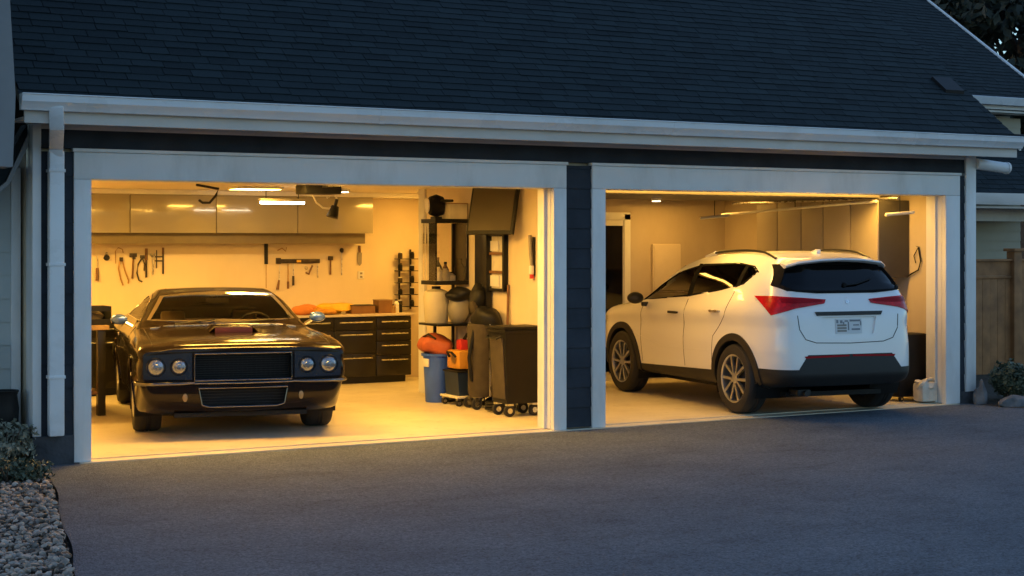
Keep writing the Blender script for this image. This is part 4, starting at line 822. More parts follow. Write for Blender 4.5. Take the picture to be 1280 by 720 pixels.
class Shell:
    """symmetric car skin from a half net (y >= 0); holes and colour regions follow outlines"""
    def __init__(s, net, si=.022, sj=.022):
        g = dense(net, si, sj); I, J, _ = g.shape
        s.bm = bmesh.new(); s.step = max(si, sj)
        for sg in (1, -1):
            vs = [[s.bm.verts.new((g[i, j, 0], sg * max(0, g[i, j, 1]), g[i, j, 2])) for j in range(J)] for i in range(I)]
            for i in range(I - 1):
                for j in range(J - 1):
                    q = [vs[i][j], vs[i + 1][j], vs[i + 1][j + 1], vs[i][j + 1]]
                    s.bm.faces.new(q if sg > 0 else q[::-1])
        bmesh.ops.remove_doubles(s.bm, verts=s.bm.verts[:], dist=2e-4)
        bmesh.ops.dissolve_degenerate(s.bm, dist=1e-5, edges=s.bm.edges[:])
        bmesh.ops.recalc_face_normals(s.bm, faces=s.bm.faces[:])
        s.bvh = BVHTree.FromBMesh(s.bm)
        s.bm.normal_update()
    def cut(s, proj, poly, cond, extract=False):
        """remove (or split off) the faces whose projected centre lies in poly; boundary verts snap to the outline"""
        n = len(poly)
        def inside(p):
            c = False
            for i in range(n):
                a, b = poly[i], poly[i - 1]
                if (a[1] > p[1]) != (b[1] > p[1]) and p[0] < (b[0] - a[0]) * (p[1] - a[1]) / (b[1] - a[1]) + a[0]: c = not c
            return c
        def near(p):
            best = None
            for i in range(n):
                a, b = Vector(poly[i - 1]), Vector(poly[i]); d = b - a; L = d.length_squared
                t = max(0, min(1, (Vector(p) - a).dot(d) / L)) if L else 0
                q = a + d * t; e = (q - Vector(p)).length
                if best is None or e < best[0]: best = (e, q)
            return best
        P = {'xz': lambda v: (v.x, v.z), 'yz': lambda v: (v.y, v.z)}[proj]
        sel = [f for f in s.bm.faces if cond(f.calc_center_median(), f.normal) and inside(P(f.calc_center_median()))]
        ss = set(sel); bv = set()
        for f in sel:
            for e in f.edges:
                if any(q not in ss for q in e.link_faces): bv.update(e.verts)
        for v in bv:
            e, q = near(P(v.co))
            if e < s.step * 1.1:
                if proj == 'xz': v.co.x, v.co.z = q
                else: v.co.y, v.co.z = q
        out = None
        if extract:
            out = MB()
            mp = {}
            for f in sel:
                for v in f.verts:
                    if v not in mp: mp[v] = out.bm.verts.new(v.co + v.normal * .004)
            for f in sel: out.bm.faces.new([mp[v] for v in f.verts])
        bmesh.ops.delete(s.bm, geom=sel, context='FACES')
        return out
    def hit(s, p, d):
        d = Vector(d).normalized(); p = Vector(p)
        r = s.bvh.ray_cast(p - d * 3, d)
        if r[0] is None:
            r2 = s.bvh.find_nearest(p); return r2[0], r2[1] if r2[1].dot(d) < 0 else -r2[1]
        nrm = r[1] if r[1].dot(d) < 0 else -r[1]
        return r[0], nrm
    def panel(s, outline, d, off=.004, rings=5, thick=.012, sub=5, mb=None):
        """sheet laid on the skin inside an outline of 3D points seen along d, with a real edge"""
        mb = mb or MB(); pts = []
        O = [Vector(p) for p in outline]
        for a, b in zip(O, O[1:] + O[:1]):
            for k in range(sub): pts.append(a.lerp(b, k / sub))
        c = sum(pts, Vector()) / len(pts); n = len(pts)
        rows = []
        for q in range(rings + 1):
            t = 1 - q / rings
            if q == rings: 
                h, nn = s.hit(c, d); rows.append([mb.bm.verts.new(h + nn * off)]); break
            row = []
            for p in pts:
                h, nn = s.hit(c + (p - c) * t, d); row.append(mb.bm.verts.new(h + nn * off))
            if q == 0:
                sk = []
                for p in pts:
                    h, nn = s.hit(p, d); sk.append(mb.bm.verts.new(h + nn * (off - thick)))
                rows.append(sk)
            rows.append(row)
        for ra, rb in zip(rows[:-1], rows[1:]):
            for k in range(n):
                j = (k + 1) % n
                if len(rb) == 1: mb.bm.faces.new((ra[k], ra[j], rb[0]))
                else: mb.bm.faces.new((ra[k], ra[j], rb[j], rb[k]))
        return mb
    def band(s, A, B, d, off=.006, thick=.014, nac=3, closed=False, sub=4, mb=None):
        """strip on the skin between two curves of 3D points"""
        mb = mb or MB()
        def dens(Q):
            Q = [Vector(p) for p in Q]; r = []
            prs = list(zip(Q[:-1], Q[1:])) + ([(Q[-1], Q[0])] if closed else [])
            for a, b in prs:
                for k in range(sub): r.append(a.lerp(b, k / sub))
            return r if closed else r + [Q[-1]]
        A, B = dens(A), dens(B); n = len(A); rows = []
        for q in range(nac + 1):
            t = q / nac; row = []
            for a, b in zip(A, B):
                h, nn = s.hit(a.lerp(b, t), d); row.append((h, nn))
            rows.append(row)
        V_ = [[mb.bm.verts.new(h + nn * (off - thick)) for h, nn in rows[0]]] + [[mb.bm.verts.new(h + nn * off) for h, nn in r] for r in rows] + [[mb.bm.verts.new(h + nn * (off - thick)) for h, nn in rows[-1]]]
        for ra, rb in zip(V_[:-1], V_[1:]):
            for k in range(n if closed else n - 1):
                j = (k + 1) % n; mb.bm.faces.new((ra[k], ra[j], rb[j], rb[k]))
        return mb
    def seam(s, pts, d, r=.004, sub=6, off=.0):
        P_ = []; Q = [Vector(p) for p in pts]
        for a, b in zip(Q[:-1], Q[1:]):
            for k in range(sub):
                h, nn = s.hit(a.lerp(b, k / sub), d); P_.append(h + nn * off)
        h, nn = s.hit(Q[-1], d); P_.append(h + nn * off)
        return MB().tube(P_, r, 6)
    def skin(s, m, parent):
        s.bm.normal_update(); me = bpy.data.meshes.new('body'); s.bm.to_mesh(me); s.bm.free(); me.materials.append(m)
        for p in me.polygons: p.use_smooth = True
        me.set_sharp_from_angle(angle=R(40)); o = bpy.data.objects.new('body', me); COL.objects.link(o); o.parent = parent
        return o
def circ(cx, cz, r, n=28, a0=0, a1=360): return [(cx + r * math.cos(R(a0 + (a1 - a0) * k / (n if a1 - a0 == 360 else n - 1))), cz + r * math.sin(R(a0 + (a1 - a0) * k / (n if a1 - a0 == 360 else n - 1)))) for k in range(n)]
def inset(poly, k):
    c = [sum(p[0] for p in poly) / len(poly), sum(p[1] for p in poly) / len(poly)]
    return [(p[0] + (c[0] - p[0]) / max(1e-6, math.dist(p, c)) * k, p[1] + (c[1] - p[1]) / max(1e-6, math.dist(p, c)) * k) for p in poly]
def sect(x, w, z0, zs, yb, zb, ye, ze, zc, zl=.45, zm=.70):
    return [(x, 0, z0), (x, .75 * w, z0), (x, .95 * w, z0 + .04), (x, .985 * w, zl), (x, w, zm), (x, .984 * w, zm + (zs - zm) * .62), (x, .998 * w, zs), (x, yb, zb),
            (x, (yb + ye) / 2 + .03, (zb + ze) / 2), (x, ye, ze), (x, ye * .93, ze + (zc - ze) * .55), (x, ye * .6, zc - (zc - ze) * .14), (x, ye * .3, zc - (zc - ze) * .03), (x, 0, zc)]
def cap(row, sx, bul=.012):
    out = []
    for f, b in ((.66, .6), (.33, .9), (0, 1)):
        out.append([(p[0] + sx * bul * b, p[1] * f, p[2]) for p in row])
    return out
PAINTW = mat('pearl_white_car_paint', (0.78, 0.78, 0.78), 0.28, var=0.01, scale=1, coat=0.8)
PAINTB = mat('black_brown_car_paint', (0.010, 0.006, 0.004), 0.13, var=0.05, scale=1, coat=0.0, spec=0.3)
CLAD = mat('unpainted_cladding', (0.010, 0.0095, 0.009), 0.55, var=0.15, scale=8, bump=0.06, bscale=150)
GLASSD = glass('privacy_glass', (0.03, 0.03, 0.028), 0.6)
GLASSF = glass('green_tint_glass', (0.42, 0.44, 0.34))
GLASSM = glass('windscreen_glass', (0.85, 0.83, 0.75), 0.55)
TAIL = mat('red_lamp_lens', (0.50, 0.006, 0.012), 0.22, var=0.3, scale=18, coat=0.0, spec=0.25)
SIGNAL = mat('dull_amber_lens', (0.30, 0.20, 0.08), 0.3, var=0.1)
INLET = mat('dark_red_vent', (0.05, 0.006, 0.006), 0.5, var=0.2)
DCHROME = mat('dark_chrome', (0.16, 0.16, 0.165), 0.15, metal=1.0, var=0.1)
TAILD = mat('dark_red_lamp_lens', (0.30, 0.004, 0.010), 0.35, spec=0.1, var=0.1, coat=0.0)
ALLOY = mat('machined_alloy', (0.46, 0.48, 0.52), 0.30, metal=0.9, var=0.06, scale=9)
ALLOYD = mat('dark_alloy', (0.06, 0.058, 0.055), 0.4, metal=0.6, var=0.1)
SEAT = mat('dark_seat_cloth', (0.03, 0.028, 0.026), 0.85, var=0.15, bump=0.2, bscale=120)
SEATT = mat('tan_seat_vinyl', (0.22, 0.16, 0.09), 0.5, var=0.15)
LENS = mat('headlamp_lens', (0.26, 0.29, 0.33), 0.14, metal=0.85, var=0.15, scale=40, bump=0.6, bscale=55)
GRILLE = mat('grille_mesh', (0.010, 0.010, 0.012), 0.5, metal=0.3, var=0.2)
NAVYP2 = mat('sky_tinted_lamp_panel', (0.012, 0.018, 0.034), 0.25, var=0.1, coat=0.6)  # navy tint puts reflected sky into the black nose panels
MIRRB = mat('sky_tinted_mirror_shell', (0.10, 0.20, 0.60), 0.14, metal=0.5, var=0.05, coat=1.0)  # blue stands in for sky reflected on the mirror housing
PLATE = mat('plate_white', (0.62, 0.64, 0.65), 0.4, var=0.05)
INK = mat('plate_ink', (0.20, 0.22, 0.24), 0.6, var=0.1)

def make_wheel(r, rimr, wd, style):
    """wheel at the origin, axle along y, outer face towards +y"""
    W_ = MB().cyl((0, -wd * .5, 0), (0, wd * .22, 0), rimr * .60, 20).build('wheel', BLACKM)
    Mx = Matrix.Rotation(R(-90), 4, 'X')
    h = wd / 2
    prof = [(rimr * .97, -h * .9), (rimr * 1.06, -h), (r * .93, -h * .98), (r * .985, -h * .8), (r, -h * .5), (r, -h * .2), (r - .008, -h * .18), (r - .008, -h * .1), (r, -h * .08), (r, h * .08), (r - .008, h * .1), (r - .008, h * .18), (r, h * .2), (r, h * .5), (r * .985, h * .8), (r * .93, h * .98), (r * .85, h * 1.02), (rimr * 1.06, h), (rimr * .97, h * .9)]
    ty = MB().lathe(prof, Mx, 44, closed=True).build('tyre', RUBBER, W_)
    rm = MB(); rm.lathe([(rimr * .98, -h * .85), (rimr * .93, 0), (rimr * .93, h * .6), (rimr * .96, h * .9), (rimr * 1.02, h * .98), (rimr * 1.03, h * .9), (rimr * 1.0, 0), (rimr * 1.0, -h * .85)], Mx, 40, closed=True)
    f0, f1 = h * .62, h * .86
    if style == 'twin':
        for k in range(5):
            a = R(90 + 72 * k)
            for dsg in (-1, 1):
                M = Matrix.Rotation(-a, 4, 'Y')
                rm.prism([(rimr * .13, dsg * .010), (rimr * .17, dsg * .046), (rimr * .96, dsg * .088), (rimr * .96, dsg * .052)], 0, .001, 'z') if False else None
                poly = [(rimr * .12, dsg * .006), (rimr * .18, dsg * .036), (rimr * .97, dsg * .090), (rimr * .97, dsg * .058)]
                rm.prism(poly, f0, f1, 'y', M=M)
        rm.lathe([(0, f0), (rimr * .22, f0), (rimr * .22, f1 * .98), (rimr * .14, f1 * 1.06), (0, f1 * 1.06)], Mx, 20)
    else:
        for k in range(5):
            a = R(90 + 72 * k); M = Matrix.Rotation(-a, 4, 'Y')
            rm.prism([(rimr * .1, -.05), (rimr * .97, -.032), (rimr * .97, .032), (rimr * .1, .05)], f0 * .7, f0, 'y', M=M)
        rm.lathe([(0, f0 * .6), (rimr * .34, f0 * .6), (rimr * .3, f0 * 1.1), (0, f0 * 1.15)], Mx, 20)
    rm.build('rim', ALLOY, W_)
    MB().lathe([(rimr * .92, f0 * .25), (0, f0 * .25)], Mx, 30).build('brake_disc', ALLOYD, W_)
    return W_
def put_wheels(T, w0, spots):
    for i, (x, y, z, st) in enumerate(spots):
        o = w0 if i == 0 else dup(w0); o.parent = T; o.location = (x, y, z); o.rotation_euler = (0, 0, (0 if y > 0 else math.pi) + st)
def liner(T, cx, cz, r, y0, y1):
    b = MB(); n = 20; sg = 1 if y1 > 0 else -1
    ring = circ(cx, cz, r, n, -25, 205)
    v = [b.bm.verts.new((x, y0, max(.12, z))) for x, z in ring]; u = [b.bm.verts.new((x, y1, max(.12, z))) for x, z in ring]
    for k in range(n - 1): b.bm.faces.new((v[k], v[k + 1], u[k + 1], u[k]))
    b.bm.faces.new(v)
    b.build('wheel_well', BLACKP, T)
def mirror_y(o, parent):
    me = o.data.copy(); me.transform(Matrix.Scale(-1, 4, (0, 1, 0))); me.flip_normals()
    c = bpy.data.objects.new(o.name.split('.')[0], me); COL.objects.link(c); c.parent = parent
    return c
def both(o, parent): mirror_y(o, parent); return o
def seat(T, x, y, z, m, h=.62, w=.5, facing=1):
    b = MB(); b.box((x, y, z), (.5, w, .14), bev=.05)
    M = Matrix.Translation((x - .24 * facing, y, z + .05)) @ Matrix.Rotation(R(-14 * facing), 4, 'Y')
    b.box((0, 0, h / 2), (.13, w, h), bev=.05, M=M); b.build('seat', m, T)
    MB().box((0, 0, h + .11), (.09, w * .5, .17), bev=.04, M=M).cyl((0, -.06, h - .02), (0, -.06, h + .05), .008, 6, M=M).cyl((0, .06, h - .02), (0, .06, h + .05), .008, 6, M=M).build('headrest', m, T)

# ------------------------------------------------------------------ white crossover
def suv():
    T = thing('parked_suv', 'white crossover with black wheel arch cladding parked nose in, tail at the opening', 'car', (7.608, .179, .014), R(83.083))
    XR = ([.2, .34, .45, .60, .66, .80, 1.0, 1.24, 1.50, 1.60, 1.7], [-.62, -.76, -.80, -.815, -.79, -.775, -.765, -.71, -.575, -.53, -.50])
    xr = lambda z: float(np.interp(z, *XR))
    st = [sect(3.42, .60, .30, .80, .58, .84, .50, .87, .90), sect(3.30, .78, .27, .86, .74, .91, .62, .945, .97), sect(3.0, .875, .26, .90, .82, .985, .68, 1.02, 1.04),
          sect(2.5, .89, .26, .93, .84, 1.045, .70, 1.08, 1.10), sect(2.28, .89, .26, .94, .845, 1.07, .71, 1.12, 1.15), sect(1.9, .89, .26, .95, .84, 1.09, .68, 1.33, 1.37),
          sect(1.45, .89, .26, .97, .835, 1.12, .64, 1.51, 1.565), sect(1.0, .89, .26, .99, .83, 1.16, .62, 1.59, 1.645), sect(.3, .895, .26, 1.02, .83, 1.22, .615, 1.615, 1.68), sect(-.15, .895, .27, 1.03, .825, 1.25, .605, 1.595, 1.665)]
    for s_, fy in ((.35, .985), (.6, .955), (.8, .90), (.92, .83), (.98, .76), (1.0, .68)):
        row = sect(0, .895, .27 + .06 * s_, 1.04, .825, 1.26, .60 - .01 * s_, 1.595 - .035 * s_, 1.665 - .045 * s_)
        st.append([(-.15 + s_ * (xr(z) + .15), y * fy, z) for _, y, z in row])
    net = [r for r in cap(st[0], 1)[::-1]] + st + cap(st[-1], -1)
    S = Shell(net)
    any_ = lambda c, n: True
    left = lambda c, n: abs(c.y) > .4 and abs(n.y) > .25
    side = lambda q, y=1.0: [(x, y, z) for x, z in q]
    # openings
    dlo = [(2.16, 1.105), (1.86, 1.285), (1.52, 1.435), (1.0, 1.525), (.25, 1.552), (-.06, 1.525), (-.20, 1.465), (-.02, 1.335), (.39, 1.268), (1.06, 1.185)]
    S.cut('xz', inset(dlo, .012), left)
    rg = [(-.605, 1.535), (-.45, 1.56), (0, 1.57), (.45, 1.56), (.605, 1.535), (.725, 1.335), (.64, 1.285), (.3, 1.265), (-.3, 1.265), (-.64, 1.285), (-.725, 1.335)]
    S.cut('yz', inset(rg, .015), lambda c, n: c.x < -.3 and n.x < -.2)
    wsp = [(-.60, 1.505), (0, 1.55), (.60, 1.505), (.66, 1.20), (0, 1.17), (-.66, 1.20)]
    S.cut('yz', inset(wsp, .012), lambda c, n: c.x > 1.2 and n.z > .2)
    for cx in (0, 2.62): S.cut('xz', circ(cx, .362, .405, 40), lambda c, n: abs(c.y) > .45)
    rec = [(.33, 1.02), (-.33, 1.02), (-.285, .835), (.285, .835)]
    S.cut('yz', rec, lambda c, n: c.x < -.6)
    lc0 = S.cut('yz', [(-.64, .46), (-.50, .645), (.50, .645), (.64, .46)], lambda c, n: c.x < -.6, extract=True); lc0.build('rear_bumper', CLAD, T)
    lowp = [(-1.2, .50), (-.775, .50), (-.70, .50), (-.62, .50), (-.3, .50), (0, .5), (.35, .47), (.46, .42), (2.15, .37), (2.3, .42), (2.62, .45), (3.0, .45), (3.2, .50), (3.8, .50), (3.8, 0), (-1.2, 0)]
    lc = S.cut('xz', lowp, any_, extract=True)
    lc.build('lower_cladding', CLAD, T)
    S.skin(PAINTW, T)
    dy = (0, -1, 0); dr = (1, 0, 0)
    o = S.band(side(inset(dlo, -.012)), side(inset(dlo, .03)), dy, .004, .012, 2, True).build('window_trim', TRIMB, T); both(o, T)
    for x0, x1 in ((1.03, 1.13), (.03, .11)):
        zt = 1.535; zb_ = 1.17 if x0 > 1 else 1.30
        o = S.panel(side([(x0 + .01, zt), (x1 - .01, zt), (x1, zb_), (x0, zb_ + .02)]), dy, .002).build('door_pillar', TRIMB, T); both(o, T)
    for q, m in (([(2.13, 1.112), (1.86, 1.275), (1.52, 1.425), (1.12, 1.505), (1.13, 1.185)], GLASSF), ([(1.03, 1.515), (.25, 1.542), (.11, 1.535), (.11, 1.32), (.39, 1.275), (1.03, 1.195)], GLASSD), ([(.04, 1.527), (-.06, 1.515), (-.185, 1.463), (-.03, 1.345), (.04, 1.335)], GLASSD)):
        o = S.panel(side(q), dy, -.001, thick=.004).build('side_window', m, T); both(o, T)
    rp = lambda q, x=-1.0: [(x, y, z) for y, z in q]
    S.panel(rp(inset(rg, .008)), dr, .0, thick=.004).build('rear_window', GLASSD, T)
    S.band(rp(inset(rg, -.02)), rp(inset(rg, .035)), dr, .012, .025, 2, True).build('window_trim', TRIMB, T)
    S.panel(rp(wsp, 3), (-1, 0, 0), .0, thick=.004).build('windshield', GLASSF, T)
    S.band(rp(inset(wsp, -.012), 3), rp(inset(wsp, .03), 3), (-1, 0, 0), .004, .012, 2, True).build('window_trim', TRIMB, T)
    # spoiler
    sp = MB()
    v = []
    for y, xs_ in ((-.60, -.50), (-.5, -.58), (-.25, -.63), (0, -.64), (.25, -.63), (.5, -.58), (.60, -.50)):
        zr = 1.60 - .05 * (abs(y) / .6) ** 2 - (.02 if abs(y) > .55 else 0)
        v.append([sp.bm.verts.new(p) for p in ((-.40, y, zr + .035), (xs_ - .03, y, zr + .012), (xs_ - .045, y, zr - .004), (xs_ - .02, y, zr - .022), (-.44, y, zr - .03))])
    for a, b in zip(v[:-1], v[1:]):
        for k in range(5): sp.bm.faces.new((a[k], a[(k + 1) % 5], b[(k + 1) % 5], b[k]))
    sp.bm.faces.new(v[0]); sp.bm.faces.new(v[-1][::-1]); sp.build('spoiler', PAINTW, T)
    # tail lamps wrapping the corner
    A, B = Vector((-.80, .30, 0)), Vector((-.44, .90, 0)); dd = (B - A).normalized(); dg = Vector((dd.y, -dd.x, 0))
    tl = lambda q: [A.lerp(B, t) + Vector((0, 0, z)) for t, z in q]
    lampo = [(0, 1.195), (.35, 1.215), (.75, 1.23), (1.0, 1.225), (.90, 1.15), (.77, 1.04), (.42, 1.11), (.02, 1.155)]
    o = S.panel(tl(lampo), dg, .012, 6, .02).build('taillight', TAIL, T)
    o2 = S.panel(tl([(.06, 1.19), (.4, 1.205), (.66, 1.205), (.62, 1.165), (.35, 1.16), (.06, 1.170)]), dg, .0155, 4, .006).build('lamp_band', TAILD, o)
    p = mirror_y(o, T); mirror_y(o2, p)
    o = S.panel(rp([(.54, .632), (.02, .640), (.02, .622), (.525, .612)]), dr, .008, 2, .012).build('reflector', TAILD, T); both(o, T)
    # plate, handle strip, badge
    S.panel(rp(rec), dr, -.022, 4, -.0225).build('plate_recess', PAINTW, T)
    pl = S.panel(rp([(.155, 1.0), (-.155, 1.0), (-.155, .85), (.155, .85)]), dr, -.012, 4, .012).build('licence_plate', PLATE, T)
    ink = MB()
    def dab(y0, y1, z0, z1): S.panel(rp([(y1, z1), (y0, z1), (y0, z0), (y1, z0)]), dr, -.0095, 2, .003, 2, mb=ink)
    dab(.125, .148, .957, .99); dab(.075, .105, .955, .985); dab(.055, .07, .94, .97); dab(.01, .05, .97, .985); dab(-.14, -.01, .972, .99)
    dab(-.0, .014, .885, .97); dab(-.148, -.136, .93, .972); dab(-.12, -.05, .93, .942); dab(-.13, -.03, .885, .902)
    ink.build('plate_lettering', INK, pl)
    gi = MB(); 
    for k in range(3): S.panel(rp([(.14, .945 - k * .028), (.03, .945 - k * .028), (.03, .925 - k * .028), (.14, .925 - k * .028)]), dr, -.0097, 2, .003, 2, mb=gi)
    gi.build('plate_print', GREYP, pl)
    S.panel(rp([(.40, 1.072), (-.40, 1.072), (-.38, 1.035), (.38, 1.035)]), dr, .016, 3, .02).build('tailgate_strip', CLAD, T)
    S.panel(rp([(.025, 1.185), (-.02, 1.19), (-.028, 1.17), (.0, 1.145), (.025, 1.16)]), dr, .006, 2, .008).build('badge', STEEL, T)
    for q in ([(.60, 1.04), (.585, .90), (.52, .80), (.40, .765), (0, .755), (-.40, .765), (-.52, .80), (-.585, .90), (-.60, 1.04)],): S.seam(rp(q), dr, .0045).build('tailgate_seam', CLAD, T)
    # doors: seams, handles
    for q in ([(1.08, 1.15), (1.10, .8), (1.08, .42)], [(2.10, 1.08), (2.14, .85), (2.10, .40)], [(.10, 1.26), (.20, 1.0), (.44, .78), (.47, .48)]):
        o = S.seam(side(q), dy, .0035).build('door_seam', CLAD, T); both(o, T)
    o = S.seam(side([(2.3, .72), (1.6, .60), (.55, .62)]), dy, .004, off=-.001).build('door_crease', PAINTW, T); both(o, T)
    for x, z in ((1.32, .995), (.38, 1.045)):
        h, nn = S.hit((x, 1, z), dy)
        o = MB().box((x, h.y + .022, z), (.20, .018, .028), bev=.008).box((x + .08, h.y + .01, z), (.03, .03, .02)).box((x - .08, h.y + .01, z), (.03, .03, .02)).build('door_handle', STEEL if x < 1 else CLAD, T); both(o, T)
    # arches
    for cx in (0, 2.62):
        o = S.band(side(circ(cx, .362, .395, 34, -18, 198)), side(circ(cx, .362, .468, 34, -14, 194)), dy, .016, .03, 3).build('wheel_arch', CLAD, T); both(o, T)
        for sg in (1, -1): liner(T, cx, .362, .42, .50 * sg, .865 * sg)
    o = MB().blob((2.06, .99, 1.13), (.06, .105, .07), 3, .05, 3).box((2.05, .86, 1.06), (.06, .10, .05), bev=.015).build('wing_mirror', CLAD, T); both(o, T)
    for q in ([(1.15, .57), (-.30, .56)],):
        pts = []
        for k in range(15):
            t = k / 14; x = 1.15 + (-.30 - 1.15) * t; h, nn = S.hit((x, .565, 1.4), (0, 0, -1)); pts.append((x, .565, h.z + .028 * min(1, 6 * t, 6 * (1 - t)) + .004))
        o = MB().tube(pts, .014, 8).build('roof_rail', BLACKM, T)
        f = MB().cone(pts[0], (pts[2][0], pts[2][1], pts[2][2]), .018, .022, 10).build('rail_foot', PAINTW, o)
        p = mirror_y(o, T); mirror_y(f, p)
    o = MB().prism([(.12, 0), (-.06, 0), (-.075, .045), (-.045, .05)], -.022, .022, 'y').build('antenna_fin', PAINTW, T); o.location = (-.15, 0, 1.65)
    o = MB().cyl((-.66, .0, 1.345), (-.70, 0, 1.335), .02, 10).tube([(-.695, 0, 1.335), (-.69, -.15, 1.35), (-.655, -.34, 1.40)], .009, 6).build('rear_wiper', BLACKP, T)
    for sg in (1,): 
        o = S.panel([(3.6, y, z) for y, z in ((.42, .84), (.70, .87), (.74, .80), (.44, .76))], (-1, 0, 0), .008).build('headlight', LENS, T); both(o, T)
    S.panel([(3.6, y, z) for y, z in ((-.4, .80), (.4, .80), (.34, .60), (-.34, .60))], (-1, 0, 0), .006).build('grille', GRILLE, T)
    MB().box((-.56, .45, .255), (.18, .16, .07), bev=.02).cyl((-.70, .45, .25), (-.5, .45, .25), .03, 12).build('exhaust', CLAD, T)
    MB().box((1.3, 0, .225), (3.6, 1.15, .05)).cyl((0, -.74, .36), (0, .74, .36), .04, 10).build('chassis', BLACKP, T)
    MB().box((1.25, 0, .42), (2.6, 1.5, .04)).box((2.0, 0, .95), (.4, 1.4, .22), bev=.06).build('dashboard', SEAT, T)
    for y in (.38, -.38): seat(T, 1.05, y, .62, SEAT)
    for y in (.38, -.38): seat(T, .15, y, .66, SEAT)
    w0 = make_wheel(.362, .245, .23, 'twin')
    put_wheels(T, w0, [(0, .785, .362, 0), (2.62, .785, .362, 0), (0, -.785, .362, 0), (2.62, -.785, .362, 0)])
    return T
suv()

# ------------------------------------------------------------------ dark muscle car
def muscle():
    T = thing('muscle_car', 'dark glossy classic muscle coupe facing out with four round headlamps', 'car', (1.763, 1.589, .014), R(-102.656))
    K = dict(zl=.42, zm=.62)
    st = [sect(.86, .90, .30, .74, .865, .79, .72, .81, .825, **K), sect(.81, .935, .25, .78, .89, .825, .70, .845, .855, **K), sect(.45, .955, .20, .80, .89, .87, .68, .885, .905, **K),
          sect(0, .96, .20, .80, .88, .89, .66, .905, .925, **K), sect(-.45, .945, .20, .80, .86, .90, .64, .92, .945, **K), sect(-.74, .935, .20, .80, .85, .91, .66, .93, .955, **K),
          sect(-.84, .93, .20, .80, .85, .915, .70, .965, 1.0, **K), sect(-1.15, .925, .20, .80, .84, .925, .655, 1.13, 1.165, **K), sect(-1.42, .925, .20, .80, .84, .93, .61, 1.225, 1.262, **K),
          sect(-1.75, .925, .20, .80, .84, .935, .59, 1.25, 1.295, **K), sect(-2.2, .94, .20, .81, .85, .94, .58, 1.235, 1.285, **K), sect(-2.55, .965, .20, .82, .87, .945, .58, 1.16, 1.21, **K),
          sect(-3.0, .97, .20, .82, .87, .945, .66, .99, 1.01, **K), sect(-3.15, .965, .22, .82, .865, .94, .68, .96, .972, **K), sect(-3.5, .93, .26, .80, .83, .91, .66, .93, .94, **K), sect(-3.66, .87, .30, .78, .78, .86, .62, .88, .89, **K)]
    for row, kk in ((st[0], (.70, .82, .93)), (st[1], (.78, .88, .965))):
        for q_, k_ in zip((1, 2, 3), kk): row[q_] = (row[q_][0] - .03 * (3 - q_), row[q_][1] * k_, row[q_][2] + .01)
    net = cap(st[0], 1, .02)[::-1] + st + cap(st[-1], -1, .02)
    S = Shell(net)
    dx, dy = (-1, 0, 0), (0, -1, 0)
    side = lambda q, y=1.0: [(x, y, z) for x, z in q]
    fp = lambda q, x=1.2: [(x, y, z) for y, z in q]
    ws = [(-.56, 1.215), (-.3, 1.235), (0, 1.24), (.3, 1.235), (.56, 1.215), (.715, .995), (.3, .985), (0, .985), (-.3, .985), (-.715, .995)]
    S.cut('yz', inset(ws, .01), lambda c, n: -1.6 < c.x < -.7 and n.x > .1)
    rw = [(-.53, 1.17), (0, 1.20), (.53, 1.17), (.62, 1.03), (0, 1.02), (-.62, 1.03)]
    S.cut('yz', inset(rw, .01), lambda c, n: -3.1 < c.x < -2.2 and n.x < -.1)
    sw = [(-1.0, .985), (-1.22, 1.10), (-1.48, 1.19), (-1.8, 1.21), (-2.2, 1.20), (-2.5, 1.10), (-2.42, .985)]
    S.cut('xz', inset(sw, .01), lambda c, n: abs(c.y) > .4 and abs(n.y) > .25)
    for cx in (0, -2.75): S.cut('xz', circ(cx, .335, .365, 40), lambda c, n: abs(c.y) > .5)
    gr = [(-.435, .775), (.435, .775), (.435, .535), (-.435, .535)]
    lg_ = [(-.40, .465), (.40, .465), (.37, .315), (.30, .295), (-.30, .295), (-.37, .315)]
    for q in (gr, lg_): S.cut('yz', q, lambda c, n: c.x > .6 and n.x > .3)
    S.skin(PAINTB, T)
    S.panel(fp(ws, 0), dx, -.001, thick=.004).build('windshield', GLASSM, T)
    S.band(fp(inset(ws, -.022), 0), fp(inset(ws, .014), 0), dx, .006, .014, 2, True).build('window_trim', CHROME, T)
    S.panel(fp(rw, -4), (1, 0, 0), -.001, thick=.004).build('rear_window', GLASSM, T)
    S.band(fp(inset(rw, -.02), -4), fp(inset(rw, .012), -4), (1, 0, 0), .006, .014, 2, True).build('window_trim', CHROME, T)
    o = S.panel(side(sw), dy, -.001, thick=.004).build('side_window', GLASSM, T); both(o, T)
    o = S.band(side(inset(sw, -.018)), side(inset(sw, .012)), dy, .006, .014, 2, True).build('window_trim', CHROME, T); both(o, T)
    # nose: grille boxes, lamp panels, bumper
    X = .875
    def frame_ring(poly, x, r, nm, parent=T, m=DCHROME):
        pts = []
        P_ = poly + poly[:1]
        for a, b in zip(P_[:-1], P_[1:]):
            for k in range(8): t = k / 8; pts.append((x, a[0] + (b[0] - a[0]) * t, a[1] + (b[1] - a[1]) * t))
        return MB().tube(pts, r, 8, closed=True).build(nm, m, parent)
    g = MB(); g.span((.70, -.45, .525), (.71, .45, .785)); g.span((.71, -.45, .525), (.872, -.437, .785)).span((.71, .437, .525), (.872, .45, .785)).span((.71, -.436, .776), (.872, .436, .786)).span((.71, -.436, .524), (.872, .436, .534))
    g = g.build('grille', GRILLE, T)
    b = MB()
    for k in range(11): b.span((.80, -.434, .55 + k * .0205), (.815, .434, .554 + k * .0205))
    for k in range(21): b.span((.795, -.42 + k * .042, .536), (.799, -.417 + k * .042, .774))
    b.build('grille_slats', GRILLE, g)
    frame_ring(gr, .877, .009, 'grille_frame', g)
